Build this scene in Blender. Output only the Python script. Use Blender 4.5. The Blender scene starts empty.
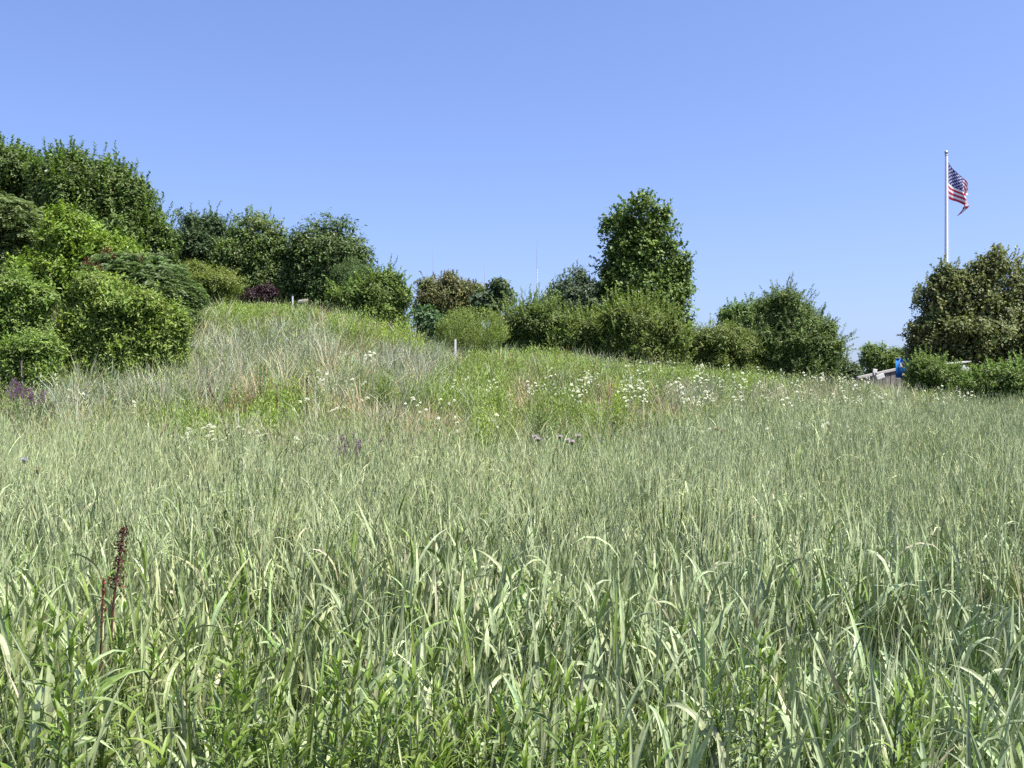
import bpy, math, random
import numpy as np

# ------------------------------------------------------------------ camera, sky, sun, exposure
random.seed(7)
rng = np.random.default_rng(11)
scene = bpy.context.scene
COL = scene.collection
F = 995.0                      # focal length in pixels at 1024 wide
EYE = 1.6
CX, CY = 512.0, 384.0

cam_data = bpy.data.cameras.new('camera')
cam_data.sensor_width = 36.0
cam_data.lens = 36.0 * F / 1024.0
cam_data.clip_start = 0.05
cam_data.clip_end = 9000
cam = bpy.data.objects.new('camera', cam_data)
cam.location = (0, 0, EYE)
cam.rotation_euler = (math.radians(90), 0, 0)
COL.objects.link(cam)
scene.camera = cam

SUN_EL, SUN_AZ = math.radians(62), math.radians(118)   # azimuth clockwise from +Y
world = bpy.data.worlds.new('World')
scene.world = world
world.use_nodes = True
wn = world.node_tree.nodes
wl = world.node_tree.links
bg = wn['Background']
sky = wn.new('ShaderNodeTexSky')
sky.sky_type = 'NISHITA'
sky.sun_disc = False
sky.sun_elevation = SUN_EL
sky.sun_rotation = SUN_AZ
sky.altitude = 0
sky.air_density = 1.0
sky.dust_density = 2.0
sky.ozone_density = 5.0
tint = wn.new('ShaderNodeVectorMath'); tint.operation = 'MULTIPLY'
tint.inputs[1].default_value = (1.14, 1.09, 1.32)
geo_v = wn.new('ShaderNodeTexCoord')
lift = wn.new('ShaderNodeVectorMath'); lift.operation = 'ADD'; lift.inputs[1].default_value = (0, 0, 0.038)   # a clear horizon without the white band
wl.new(geo_v.outputs['Generated'], lift.inputs[0]); wl.new(lift.outputs[0], sky.inputs[0])
wl.new(sky.outputs[0], tint.inputs[0]); wl.new(tint.outputs[0], bg.inputs[0])
bg.inputs[1].default_value = 0.085

sun_data = bpy.data.lights.new('sun', 'SUN')
sun_data.energy = 4.9
sun_data.angle = math.radians(0.5)
sun_data.color = (1.0, 0.955, 0.87)
sun = bpy.data.objects.new('sun', sun_data)
sun.rotation_euler = (math.pi / 2 - SUN_EL, 0, math.pi - SUN_AZ)
COL.objects.link(sun)

scene.view_settings.view_transform = 'Standard'
scene.view_settings.look = 'None'
scene.view_settings.gamma = 1
scene.view_settings.exposure = 1.10
scene.cycles.max_bounces = 6
scene.cycles.diffuse_bounces = 2
scene.cycles.glossy_bounces = 2
scene.cycles.transmission_bounces = 4
scene.cycles.transparent_max_bounces = 6
scene.cycles.use_denoising = False
scene.cycles.use_adaptive_sampling = False
scene.render.filter_size = 1.85

# ------------------------------------------------------------------ helpers
def tag(o, label=None, cat=None, group=None, kind=None):
    if label: o['label'] = label
    if cat: o['category'] = cat
    if group: o['group'] = group
    if kind: o['kind'] = kind
    return o

def link(name, me, parent=None, loc=None):
    o = bpy.data.objects.new(name, me)
    COL.objects.link(o)
    if loc is not None: o.location = loc
    if parent is not None: o.parent = parent
    return o

def empty(name, loc, rz=0.0):
    o = bpy.data.objects.new(name, None)
    o.empty_display_size = 0.2
    COL.objects.link(o)
    o.location = loc
    o.rotation_euler = (0, 0, rz)
    return o

def copy_thing(o, loc, rz=0.0, sc=1.0, label=None, group=None):
    c = o.copy(); COL.objects.link(c)
    c.location = loc; c.rotation_euler = (0, 0, rz); c.scale = (sc, sc, sc)
    if label: c['label'] = label
    if group: c['group'] = group
    for ch in list(o.children):
        d = ch.copy(); COL.objects.link(d); d.parent = c
    return c

class Geo:
    """collects vertex / quad arrays and a colour for each face"""
    def __init__(self):
        self.v, self.f, self.c, self.m, self.n = [], [], [], [], 0
    def add(self, v, f, c=None, m=0):
        v = np.asarray(v, float).reshape(-1, 3)
        f = np.asarray(f, int).reshape(-1, 4)
        self.v.append(v); self.f.append(f + self.n)
        if c is None: c = (0.5, 0.5, 0.5)
        c = np.broadcast_to(np.asarray(c, float), (len(f), 3))
        self.c.append(c); self.m.append(np.full(len(f), m, int)); self.n += len(v)
    def mesh(self, name, mats, smooth=False):
        me = bpy.data.meshes.new(name)
        v = np.concatenate(self.v); f = np.concatenate(self.f); c = np.concatenate(self.c); m = np.concatenate(self.m)
        me.vertices.add(len(v)); me.vertices.foreach_set('co', v.astype(np.float32).ravel())
        me.loops.add(len(f) * 4); me.loops.foreach_set('vertex_index', f.astype(np.int32).ravel())
        me.polygons.add(len(f))
        me.polygons.foreach_set('loop_start', (np.arange(len(f)) * 4).astype(np.int32))
        if not isinstance(mats, (list, tuple)): mats = [mats]
        for x in mats: me.materials.append(x)
        me.polygons.foreach_set('material_index', m.astype(np.int32))
        me.polygons.foreach_set('use_smooth', np.full(len(f), smooth))
        me.update(calc_edges=True)
        a = me.attributes.new('col', 'FLOAT_COLOR', 'FACE')
        cc = np.ones((len(f), 4), np.float32); cc[:, :3] = c
        a.data.foreach_set('color', cc.ravel())
        return me
    def build(self, name, mats, parent=None, loc=None, smooth=False):
        return link(name, self.mesh(name, mats, smooth), parent, loc)

def norm(a):
    return a / np.maximum(np.linalg.norm(a, axis=-1, keepdims=True), 1e-9)

def hue(col, n, dv=0.25, dh=0.08):
    """n colours round one colour: brightness and hue differ leaf by leaf"""
    c = np.tile(np.asarray(col, float), (n, 1))
    c *= np.exp(rng.normal(0, dv, (n, 1)))
    c *= np.exp(rng.normal(0, dh, (n, 3)))
    return np.clip(c, 0.002, 0.9)

def add_blades(g, base, az, th0, bend, L, W, K, col, twist=None, fold=0.0, m=0):
    """grass blades: base (N,3), lean azimuth, first tilt, further bend, length, width"""
    N = len(base)
    s = np.linspace(0, 1, K + 1)[None, :]
    th = th0[:, None] + bend[:, None] * s ** 1.6
    thm = 0.5 * (th[:, 1:] + th[:, :-1])
    seg = (L / K)[:, None]
    hx = np.concatenate([np.zeros((N, 1)), np.cumsum(np.sin(thm) * seg, 1)], 1)
    hz = np.concatenate([np.zeros((N, 1)), np.cumsum(np.cos(thm) * seg, 1)], 1)
    d = np.stack([np.cos(az), np.sin(az)], 1)
    P = np.empty((N, K + 1, 3))
    P[..., 0] = base[:, 0:1] + d[:, 0:1] * hx
    P[..., 1] = base[:, 1:2] + d[:, 1:2] * hx
    P[..., 2] = base[:, 2:3] + hz
    per = np.stack([-d[:, 1], d[:, 0], np.zeros(N)], 1)[:, None, :]
    nrm = np.stack([-np.cos(th) * d[:, 0:1], -np.cos(th) * d[:, 1:2], np.sin(th)], 2)
    if twist is None: twist = np.zeros(N)
    tw = twist[:, None] * (0.4 + s)
    side = per * np.cos(tw)[..., None] + nrm * np.sin(tw)[..., None]
    up = nrm * np.cos(tw)[..., None] - per * np.sin(tw)[..., None]
    wp = np.minimum(1.0, 0.45 + 2.2 * s) * np.clip(1 - s ** 2.6, 0.03, 1)
    hw = (W[:, None] * 0.5 * wp)[..., None]
    if fold > 0:
        V = np.stack([P - side * hw + up * hw * fold, P, P + side * hw + up * hw * fold], 2)
        R = 3
    else:
        V = np.stack([P - side * hw, P + side * hw], 2)
        R = 2
    idx = np.arange(N * (K + 1) * R).reshape(N, K + 1, R)
    fs, cs = [], []
    for r in range(R - 1):
        q = np.stack([idx[:, :-1, r], idx[:, :-1, r + 1], idx[:, 1:, r + 1], idx[:, 1:, r]], -1)
        fs.append(q.reshape(-1, 4)); cs.append(np.repeat(col, K, 0))
    g.add(V.reshape(-1, 3), np.concatenate(fs), np.concatenate(cs), m)

def add_leaves(g, P, D, Nn, L, W, col, fold=0.25, m=0):
    """diamond leaves: base point, direction, normal, length, width"""
    n = len(P)
    D = norm(D); S = norm(np.cross(D, Nn)); Nn = np.cross(S, D)
    L = np.broadcast_to(L, (n,))[:, None]; W = np.broadcast_to(W, (n,))[:, None]
    a = P
    b = P + D * L * 0.45 + S * W * 0.5 + Nn * W * fold
    c = P + D * L
    d = P + D * L * 0.45 - S * W * 0.5 + Nn * W * fold
    V = np.stack([a, b, c, d], 1).reshape(-1, 3)
    g.add(V, np.arange(4 * n).reshape(n, 4), col, m)

def add_tube(g, pts, rad, sides=6, col=(0.2, 0.17, 0.13), m=0):
    pts = np.asarray(pts, float); n = len(pts)
    t = norm(np.gradient(pts, axis=0))
    ref = np.array([0.31, 0.17, 0.93]) if abs(t[0, 2]) < 0.8 else np.array([0.95, 0.2, 0.1])
    s = norm(np.cross(t, ref)); u = np.cross(s, t)
    a = np.linspace(0, 2 * np.pi, sides, endpoint=False)
    r = np.broadcast_to(np.asarray(rad, float), (n,))[:, None, None]
    V = pts[:, None, :] + r * (np.cos(a)[None, :, None] * s[:, None, :] + np.sin(a)[None, :, None] * u[:, None, :])
    idx = np.arange(n * sides).reshape(n, sides); j = np.roll(idx, -1, 1)
    f = np.stack([idx[:-1], j[:-1], j[1:], idx[1:]], -1).reshape(-1, 4)
    g.add(V.reshape(-1, 3), f, col, m)

def add_box(g, x0, x1, y0, y1, z0, z1, col=(0.5, 0.5, 0.5), m=0, M=None):
    v = np.array([[x, y, z] for z in (z0, z1) for y in (y0, y1) for x in (x0, x1)], float)
    if M is not None: v = v @ np.asarray(M).T
    f = [[0, 2, 3, 1], [4, 5, 7, 6], [0, 1, 5, 4], [1, 3, 7, 5], [3, 2, 6, 7], [2, 0, 4, 6]]
    g.add(v, f, col, m)

def add_lathe(g, prof, centre=(0, 0, 0), sides=16, col=(0.5, 0.5, 0.5), m=0):
    prof = np.asarray(prof, float)
    a = np.linspace(0, 2 * np.pi, sides, endpoint=False)
    V = np.stack([prof[:, 0:1] * np.cos(a), prof[:, 0:1] * np.sin(a), np.repeat(prof[:, 1:2], sides, 1)], -1) + np.asarray(centre)
    idx = np.arange(len(prof) * sides).reshape(len(prof), sides); j = np.roll(idx, -1, 1)
    g.add(V.reshape(-1, 3), np.stack([idx[:-1], j[:-1], j[1:], idx[1:]], -1).reshape(-1, 4), col, m)

# smooth value noise in the plane
_tab = rng.random((256, 256))
def noise(x, y, sc=1.0, off=0):
    x = np.asarray(x, float) / sc + 17.3 + off * 7.7; y = np.asarray(y, float) / sc + 91.7 + off * 3.1
    xi = np.floor(x).astype(int); yi = np.floor(y).astype(int); fx = x - xi; fy = y - yi
    fx = fx * fx * (3 - 2 * fx); fy = fy * fy * (3 - 2 * fy)
    t = lambda i, j: _tab[i % 256, j % 256]
    return (t(xi, yi) * (1 - fx) * (1 - fy) + t(xi + 1, yi) * fx * (1 - fy) + t(xi, yi + 1) * (1 - fx) * fy + t(xi + 1, yi + 1) * fx * fy)
def fbm(x, y, sc, off=0):
    return (noise(x, y, sc, off) * 0.55 + noise(x, y, sc * 0.45, off + 1) * 0.3 + noise(x, y, sc * 0.2, off + 2) * 0.15)

def sstep(t):
    t = np.clip(t, 0, 1); return t * t * (3 - 2 * t)

def ground(x, y):
    x = np.asarray(x, float); y = np.asarray(y, float)
    px = CX + F * x / np.maximum(y, 5.0)
    R = np.interp(px, [-500, -100, 0, 180, 320, 400, 450, 600, 700, 850, 1024, 1300, 1700],
                  [2.8, 3.1, 3.15, 3.1, 3.0, 2.4, 2.05, 1.72, 1.45, 0.92, 0.40, 0.25, 0.2])
    d0 = np.interp(px, [0, 400, 600, 700, 1024], [9.5, 9.5, 10.5, 12, 14])
    z = R * sstep((y - d0) / (28.0 - d0))
    z = z * (1 - sstep((y - 48) / 60.0))
    z = z + 0.30 * np.exp(-((x - 4.3) / 2.6) ** 2 - ((y - 15.5) / 2.2) ** 2)      # grassy mound right of centre
    z = z + (fbm(x, y, 5.0) - 0.5) * 0.22 * np.clip(y / 12, 0.2, 1) * (1 - sstep((y - 60) / 60))
    return z

def at(px, d, h=0.0):
    x = (px - CX) / F * d
    return np.array([x, d, float(ground(x, d)) + h])

def hit(px, row, h, dmin=5.0, dmax=60.0):
    """where the sight line of a picture point meets the surface h above the ground"""
    d = np.arange(dmin, dmax, 0.1)
    x = (px - CX) / F * d
    ray = EYE + (CY - row) / F * d
    k = np.nonzero(ground(x, d) + h >= ray)[0]
    dd = d[k[0]] if len(k) else dmax
    return at(px, dd)

# ------------------------------------------------------------------ materials
def leaf_mat(name, rough=0.5, spec=0.35, trans=0.3, sheen=0.0):
    m = bpy.data.materials.new(name); m.use_nodes = True
    nt = m.node_tree; n = nt.nodes; l = nt.links
    p = n['Principled BSDF']; out = n['Material Output']
    at_ = n.new('ShaderNodeAttribute'); at_.attribute_name = 'col'
    nz = n.new('ShaderNodeTexNoise'); nz.inputs['Scale'].default_value = 60.0
    tc = n.new('ShaderNodeTexCoord'); l.new(tc.outputs['Object'], nz.inputs['Vector'])
    mr = n.new('ShaderNodeMapRange'); mr.inputs[1].default_value = 0.3; mr.inputs[2].default_value = 0.7
    mr.inputs[3].default_value = 0.86; mr.inputs[4].default_value = 1.14
    l.new(nz.outputs['Fac'], mr.inputs[0])
    mul = n.new('ShaderNodeVectorMath'); mul.operation = 'SCALE'
    l.new(at_.outputs['Color'], mul.inputs[0]); l.new(mr.outputs[0], mul.inputs['Scale'])
    l.new(mul.outputs[0], p.inputs['Base Color'])
    p.inputs['Roughness'].default_value = rough
    p.inputs['Specular IOR Level'].default_value = spec
    tr = n.new('ShaderNodeBsdfTranslucent')
    tm = n.new('ShaderNodeVectorMath'); tm.operation = 'MULTIPLY'
    tm.inputs[1].default_value = (1.1, 1.25, 0.6)
    l.new(mul.outputs[0], tm.inputs[0]); l.new(tm.outputs[0], tr.inputs['Color'])
    mx = n.new('ShaderNodeMixShader'); mx.inputs[0].default_value = trans
    l.new(p.outputs[0], mx.inputs[1]); l.new(tr.outputs[0], mx.inputs[2]); l.new(mx.outputs[0], out.inputs['Surface'])
    return m

def plain_mat(name, col, rough=0.6, metal=0.0, var=0.12, scale=8.0, spec=0.4):
    m = bpy.data.materials.new(name); m.use_nodes = True
    nt = m.node_tree; n = nt.nodes; l = nt.links
    p = n['Principled BSDF']
    nz = n.new('ShaderNodeTexNoise'); nz.inputs['Scale'].default_value = scale; nz.inputs['Detail'].default_value = 5
    tc = n.new('ShaderNodeTexCoord'); l.new(tc.outputs['Object'], nz.inputs['Vector'])
    cr = n.new('ShaderNodeValToRGB')
    cr.color_ramp.elements[0].position = 0.3; cr.color_ramp.elements[1].position = 0.7
    cr.color_ramp.elements[0].color = tuple(c * (1 - var) for c in col) + (1,)
    cr.color_ramp.elements[1].color = tuple(min(1, c * (1 + var)) for c in col) + (1,)
    l.new(nz.outputs['Fac'], cr.inputs[0]); l.new(cr.outputs[0], p.inputs['Base Color'])
    p.inputs['Roughness'].default_value = rough; p.inputs['Metallic'].default_value = metal
    p.inputs['Specular IOR Level'].default_value = spec
    return m

M_GRASS = leaf_mat('glaucous_grass', 0.5, 0.4, 0.09)
M_FORB = leaf_mat('forb_leaf', 0.5, 0.4, 0.32)
M_LEAF = leaf_mat('tree_leaf', 0.45, 0.32, 0.32)
M_PETAL = leaf_mat('petal', 0.7, 0.2, 0.3)
M_BARK = plain_mat('bark', (0.16, 0.13, 0.10), 0.9, var=0.4, scale=14)
M_GREYBARK = plain_mat('grey_bark', (0.13, 0.115, 0.10), 0.9, var=0.35, scale=14)
M_WHITE = plain_mat('white_paint', (0.78, 0.78, 0.76), 0.35, var=0.03)
M_STAKE = plain_mat('white_plastic', (0.68, 0.68, 0.6), 0.5, var=0.05)
M_BLACK = plain_mat('black_metal', (0.025, 0.027, 0.03), 0.45, var=0.2)
M_GREY = plain_mat('weathered_grey_wood', (0.22, 0.20, 0.19), 0.8, var=0.3, scale=6)
M_GALV = plain_mat('galvanised_steel', (0.5, 0.5, 0.52), 0.45, metal=0.3, var=0.1)
M_CONC = plain_mat('pale_concrete', (0.52, 0.50, 0.47), 0.85, var=0.12)
M_GOLD = plain_mat('gilded_ball', (0.55, 0.52, 0.45), 0.3, metal=0.7, var=0.05)
M_BANNER = plain_mat('blue_banner_cloth', (0.012, 0.16, 0.50), 0.75, var=0.08, scale=3)
M_YEL = plain_mat('yellow_print', (0.8, 0.55, 0.05), 0.75)
M_MAST = plain_mat('pale_steel_mast', (0.50, 0.52, 0.56), 0.6, var=0.05)
M_MASTRED = plain_mat('hazed_red_mast', (0.42, 0.38, 0.48), 0.6, var=0.05)  # paled towards blue-grey: the haze of distance is painted into the colour
M_MASTW = plain_mat('hazed_white_mast', (0.62, 0.68, 0.80), 0.6, var=0.03)  # bluish white, with far-off haze mixed into the paint

# ------------------------------------------------------------------ ground
def soil_mat():
    m = bpy.data.materials.new('meadow_soil'); m.use_nodes = True
    nt = m.node_tree; n = nt.nodes; l = nt.links; p = n['Principled BSDF']
    tc = n.new('ShaderNodeTexCoord')
    n1 = n.new('ShaderNodeTexNoise'); n1.inputs['Scale'].default_value = 0.35; n1.inputs['Detail'].default_value = 8
    n2 = n.new('ShaderNodeTexNoise'); n2.inputs['Scale'].default_value = 9.0; n2.inputs['Detail'].default_value = 6
    l.new(tc.outputs['Object'], n1.inputs[0]); l.new(tc.outputs['Object'], n2.inputs[0])
    c1 = n.new('ShaderNodeValToRGB'); e = c1.color_ramp.elements
    e[0].position = 0.35; e[0].color = (0.035, 0.038, 0.018, 1); e[1].position = 0.65; e[1].color = (0.07, 0.055, 0.032, 1)
    c2 = n.new('ShaderNodeValToRGB'); e = c2.color_ramp.elements
    e[0].position = 0.3; e[0].color = (0.35, 0.35, 0.35, 1); e[1].position = 0.75; e[1].color = (1.25, 1.2, 1.1, 1)
    l.new(n1.outputs['Fac'], c1.inputs[0]); l.new(n2.outputs['Fac'], c2.inputs[0])
    mx = n.new('ShaderNodeMix'); mx.data_type = 'RGBA'; mx.blend_type = 'MULTIPLY'; mx.inputs[0].default_value = 1
    l.new(c1.outputs[0], mx.inputs[6]); l.new(c2.outputs[0], mx.inputs[7]); l.new(mx.outputs[2], p.inputs['Base Color'])
    p.inputs['Roughness'].default_value = 0.95
    bp = n.new('ShaderNodeBump'); bp.inputs['Strength'].default_value = 0.6; bp.inputs['Distance'].default_value = 0.05
    l.new(n2.outputs['Fac'], bp.inputs['Height']); l.new(bp.outputs[0], p.inputs['Normal'])
    return m

def axis(lo, hi, step, far):
    a = np.arange(lo, hi + 1e-6, step); out = [a]
    k = step; b = []; v = hi
    while v < far: k *= 1.35; v += k; b.append(v)
    k = step; c = []; v = lo
    while v > -far: k *= 1.35; v -= k; c.append(v)
    return np.concatenate([np.array(c[::-1]), a, np.array(b)])
gx = axis(-45, 45, 0.6, 4000); gy = axis(-4, 75, 0.6, 4000)
X, Y = np.meshgrid(gx, gy)
Z = ground(X, Y)
g = Geo(); idx = np.arange(X.size).reshape(X.shape)
g.add(np.stack([X, Y, Z], -1).reshape(-1, 3), np.stack([idx[:-1, :-1], idx[:-1, 1:], idx[1:, 1:], idx[1:, :-1]], -1).reshape(-1, 4))
tag(g.build('ground', soil_mat(), smooth=True), kind='structure')

# ------------------------------------------------------------------ the tall grass of the near field
def field_end(px):
    return np.interp(px, [-200, 0, 300, 540, 640, 700, 850, 1024, 1300], [13.5, 13.5, 12.4, 11.8, 13.2, 17, 21, 25, 26])

def scatter(n_per_m2, d0, d1, half=0.66, keep=None, edge=0.6):
    """even random points in the wedge in front of the camera"""
    area = half * (d1 * d1 - d0 * d0) + 2 * edge * (d1 - d0)
    n = int(area * n_per_m2)
    d = np.sqrt(rng.random(int(n * 1.02)) * (d1 * d1 - d0 * d0) + d0 * d0)
    x = (rng.random(len(d)) * 2 - 1) * (half * d + edge)
    if keep is not None:
        k = keep(x, d); x, d = x[k], d[k]
    return x, d

GLAUC = np.array([0.270, 0.330, 0.168])
FRESH = np.array([0.135, 0.205, 0.04])
STRAW = np.array([0.42, 0.38, 0.24])

def grass_colour(x, y, n, forb=0.0):
    t = fbm(x, y, 2.6, 3)
    c = hue(GLAUC, n, 0.13, 0.04)
    w = (fbm(x, y, 3.4, 90)[:, None] - 0.5) * 2.0           # drifts of yellower and of bluer grass
    c *= np.exp(w * np.array([0.10, 0.04, -0.14]))
    c *= np.exp((fbm(x, y, 1.5, 95)[:, None] - 0.5) * 0.7) * np.interp(y, [4, 12], [1.0, 1.12])[:, None] * np.stack([np.interp(y, [3, 9], [1.0, 1.07]), np.ones(n), np.interp(y, [3, 9], [1.0, 0.94])], 1)
    k = rng.random(n) < (0.10 + forb + 0.55 * np.clip(t - 0.5, 0, 1)); c[k] = hue(FRESH, int(k.sum()), 0.2, 0.06)
    k = rng.random(n) < 0.02; c[k] = hue(STRAW, int(k.sum()), 0.2, 0.04)
    return c

def tall_grass(g, x, y, canopy, nleaf, K, wscale, fold, culm=True, spread=1.0, per=12, ls=1.0, low=0.06):
    n = len(x)
    # stems grow in tufts and lean out from the middle of their tuft
    nt = max(1, n // per); q = rng.integers(0, nt, n)
    sg = 0.055 * math.sqrt(per / 20.0); ox, oy = rng.normal(0, sg, n), rng.normal(0, sg, n)
    x, y = x[q] + ox, y[q] + oy
    z = ground(x, y)
    laz = np.arctan2(oy, ox) + rng.normal(0, 0.4, n)
    lean = 0.02 + np.hypot(ox, oy) / sg * 0.09 + np.abs(rng.normal(0, 0.05, n))
    wscale = wscale * np.interp(y, [1.2, 1.8, 3.0, 5.0, 9.0, 14.0], [0.5, 0.8, 1.0, 0.92, 0.84, 0.95])
    hgt = canopy * (0.66 + 0.26 * noise(x, y, 0.8, 9) + 0.16 * noise(x, y, 2.6, 14)) * np.exp(rng.normal(0, 0.09, nt))[q] * np.exp(rng.normal(0, 0.07, n))
    d = np.stack([np.cos(laz) * np.sin(lean), np.sin(laz) * np.sin(lean), np.cos(lean)], 1)
    base = np.stack([x, y, z - 0.02], 1)
    if culm:
        add_blades(g, base, laz, lean, np.zeros(n), hgt * 0.9, np.full(n, 0.0045 * wscale), 2, hue((0.24, 0.28, 0.13), n, 0.12, 0.04), rng.random(n) * 3)
    for k in range(nleaf):
        f = (k + 0.3 + rng.random(n) * 0.7) / nleaf
        b = base + d * (hgt * (low + (0.76 - low) * f))[:, None]
        az = laz + k * 2.6 + rng.normal(0, 0.6, n)
        # leaves stand mostly upright and nod at the tip, a breeze bends them to the right
        az = np.arctan2(np.sin(az), np.cos(az) + 0.2)
        L = (0.24 + 0.30 * rng.random(n)) * canopy * ls * (1.12 - 0.35 * f)
        W = (0.010 + 0.013 * rng.random(n) ** 1.2) * wscale * (1.1 - 0.35 * f)
        th0 = 0.04 + 0.42 * rng.random(n) ** 1.3 * spread
        bend = 0.1 + 2.3 * rng.random(n) ** 2.6 * spread
        add_blades(g, b, az, th0, bend, L, W, K, grass_colour(x, y, n), rng.normal(0, 0.9, n), fold)

def seed_culms(g, x, y, hgt, wscale=1.0, grains=7):
    """slender flowering culms with pale grain spikes that stand over the leaves"""
    n = len(x); z = ground(x, y)
    az = noise(x, y, 1.1, 61) * 9 + rng.normal(0, 0.7, n); az = np.arctan2(np.sin(az), np.cos(az) + 0.6)
    th = np.abs(rng.normal(0.08, 0.10, n)); bend = rng.random(n) * 0.35 + 0.9 * noise(x, y, 1.7, 64) ** 1.5
    hgt = hgt * (0.85 + 0.35 * noise(x, y, 1.4, 66))
    base = np.stack([x, y, z], 1)
    add_blades(g, base, az, th, bend, hgt, np.full(n, 0.0035 * wscale), 5, hue((0.32, 0.375, 0.19), n, 0.13, 0.04), rng.random(n) * 3)
    s = 1.0
    for k in range(grains):
        f = 0.70 + 0.30 * k / max(1, grains - 1)
        thm = th + bend * (f ** 1.6) * 0.42
        p = base + np.stack([np.cos(az) * np.sin(thm) * hgt * f, np.sin(az) * np.sin(thm) * hgt * f, np.cos(thm) * hgt * f], 1)
        dd = norm(np.stack([rng.normal(0, 0.22, n), rng.normal(0, 0.22, n), np.full(n, 1.0)], 1))
        add_leaves(g, p, dd, norm(rng.normal(0, 1, (n, 3))), (0.03 + 0.03 * rng.random(n)) * wscale, 0.0035 * wscale,
                   hue((0.35, 0.40, 0.20), n, 0.12, 0.04))

def forb_cut(x, y):
    """where leafy weeds and not the grass fill the bottom of the view"""
    px = CX + F * x / y
    a = np.exp(-((px - 460) / 230) ** 4) * np.clip((2.65 - y) / 0.2, 0, 1)
    b = np.exp(-((px - 20) / 150) ** 4) * np.clip((2.6 - y) / 0.3, 0, 1) * 0.7
    c = np.exp(-((px - 1000) / 110) ** 4) * np.clip((2.4 - y) / 0.3, 0, 1) * 0.7
    return np.maximum(np.maximum(a, b), c)

g = Geo()
x, y = scatter(440, 1.15, 4.0, 0.66)
k = rng.random(len(x)) > forb_cut(x, y) * 0.96
x, y = x[k], y[k]
tall_grass(g, x, y, 1.06, 7, 7, 1.25, 0.3, per=60, ls=0.62, low=0.22)
x, y = scatter(12, 1.6, 4.0); seed_culms(g, x, y, 1.05 + 0.22 * rng.random(len(x)), 1.0, 12)
x, y = scatter(235, 4.0, 8.0, 0.64)
tall_grass(g, x, y, 1.02, 5, 5, 1.22, 0.0, per=44, ls=0.72, low=0.2)
x, y = scatter(90, 4.0, 8.0); seed_culms(g, x, y, 1.05 + 0.25 * rng.random(len(x)), 1.1, 8)
near = g.build('tall_grass', M_GRASS)
tag(near, 'dense blue-green tall grass filling the near field with broad arching blades', 'tall grass', kind='stuff')

def in_field(x, y):
    px = CX + F * x / y
    return y < field_end(px) + (fbm(x, y, 1.6, 4) - 0.5) * 3.0
g = Geo()
x, y = scatter(85, 8.0, 14.0, 0.62, in_field)
tall_grass(g, x, y, 0.97, 4, 5, 1.1, 0.0, culm=False, per=22, ls=1.05)
x, y = scatter(85, 8.0, 14.0, 0.62, in_field); seed_culms(g, x, y, 0.95 + 0.28 * rng.random(len(x)), 1.3, 5)
x, y = scatter(95, 14.0, 27.0, 0.60, in_field)
tall_grass(g, x, y, 0.88, 4, 4, 1.2, 0.0, culm=False, per=18, ls=1.1)
x, y = scatter(45, 14.0, 27.0, 0.60, in_field); seed_culms(g, x, y, 0.9 + 0.25 * rng.random(len(x)), 1.8, 4)
mid = g.build('fine_grass', M_GRASS)
tag(mid, 'wispy pale green seeding grass reaching back to the foot of the slope', 'grass', kind='stuff')

# ------------------------------------------------------------------ the slope: patches of different growth
PATCH = [  # picture centre, radii, kind, weight: where on the slope each growth stands
    (465, 378, 48, 24, 'green', 1.2), (520, 356, 60, 9, 'green', 1.2), (610, 360, 60, 10, 'green', 1.1), (590, 408, 34, 16, 'green', 1.0),
    (740, 372, 140, 12, 'green', 1.3), (200, 408, 60, 13, 'green', 1.1), (275, 396, 42, 16, 'green', 0.9), (30, 368, 32, 9, 'green', 1.1),
    (250, 310, 60, 10, 'green', 1.1), (640, 378, 34, 15, 'green', 0.7), (560, 395, 30, 20, 'green', 1.0), (930, 385, 60, 10, 'green', 0.8),
    (400, 397, 60, 11, 'tan', 1.1), (235, 391, 26, 6, 'rust', 1.3), (620, 407, 60, 11, 'tan', 1.2), (520, 388, 34, 8, 'tan', 0.9),
    (545, 418, 40, 8, 'tan', 0.9), (655, 396, 46, 11, 'rust', 1.0), (350, 398, 40, 9, 'tan', 0.9), (898, 383, 26, 10, 'tan', 1.2),
    (290, 372, 60, 12, 'tan', 0.8), (440, 405, 40, 9, 'tan', 1.0), (600, 395, 30, 8, 'rust', 0.9), (800, 388, 60, 7, 'tan', 0.8), (330, 355, 50, 10, 'tan', 0.45),
    (150, 382, 80, 18, 'blue', 1.2), (275, 338, 66, 22, 'blue', 1.0), (405, 355, 60, 15, 'blue', 1.2), (205, 362, 36, 32, 'blue', 1.0),
    (690, 390, 46, 13, 'blue', 0.9), (60, 388, 60, 12, 'blue', 1.0), (330, 378, 50, 12, 'blue', 0.6),
]
KINDS = ['base', 'green', 'tan', 'rust', 'blue']
def growth(x, y, h=0.55):
    px = CX + F * x / y
    row = CY - (ground(x, y) + h - EYE) * F / y
    sc = np.full((len(KINDS), len(px)), 0.0); sc[0] = 0.42
    for cx, cy, rx, ry, kd, w in PATCH:
        e = np.exp(-(((px - cx) / rx) ** 2 + ((row - cy) / ry) ** 2) * 1.1) * w
        i = KINDS.index(kd); sc[i] = np.maximum(sc[i], e)
    for i in range(len(KINDS)):
        sc[i] += (fbm(x, y, 2.2, 20 + i * 3) - 0.5) * 0.55 + (noise(x, y, 0.55, 70 + i * 3) - 0.5) * 0.5 + rng.normal(0, 0.10, len(px))
    return sc.argmax(0)
GC = {'base': (0.26, 0.29, 0.105), 'green': (0.20, 0.285, 0.042), 'tan': (0.50, 0.39, 0.24), 'rust': (0.46, 0.29, 0.18), 'blue': (0.31, 0.33, 0.215)}
def on_slope(x, y):
    return ~in_field(x, y) & (y > 9)

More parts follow.
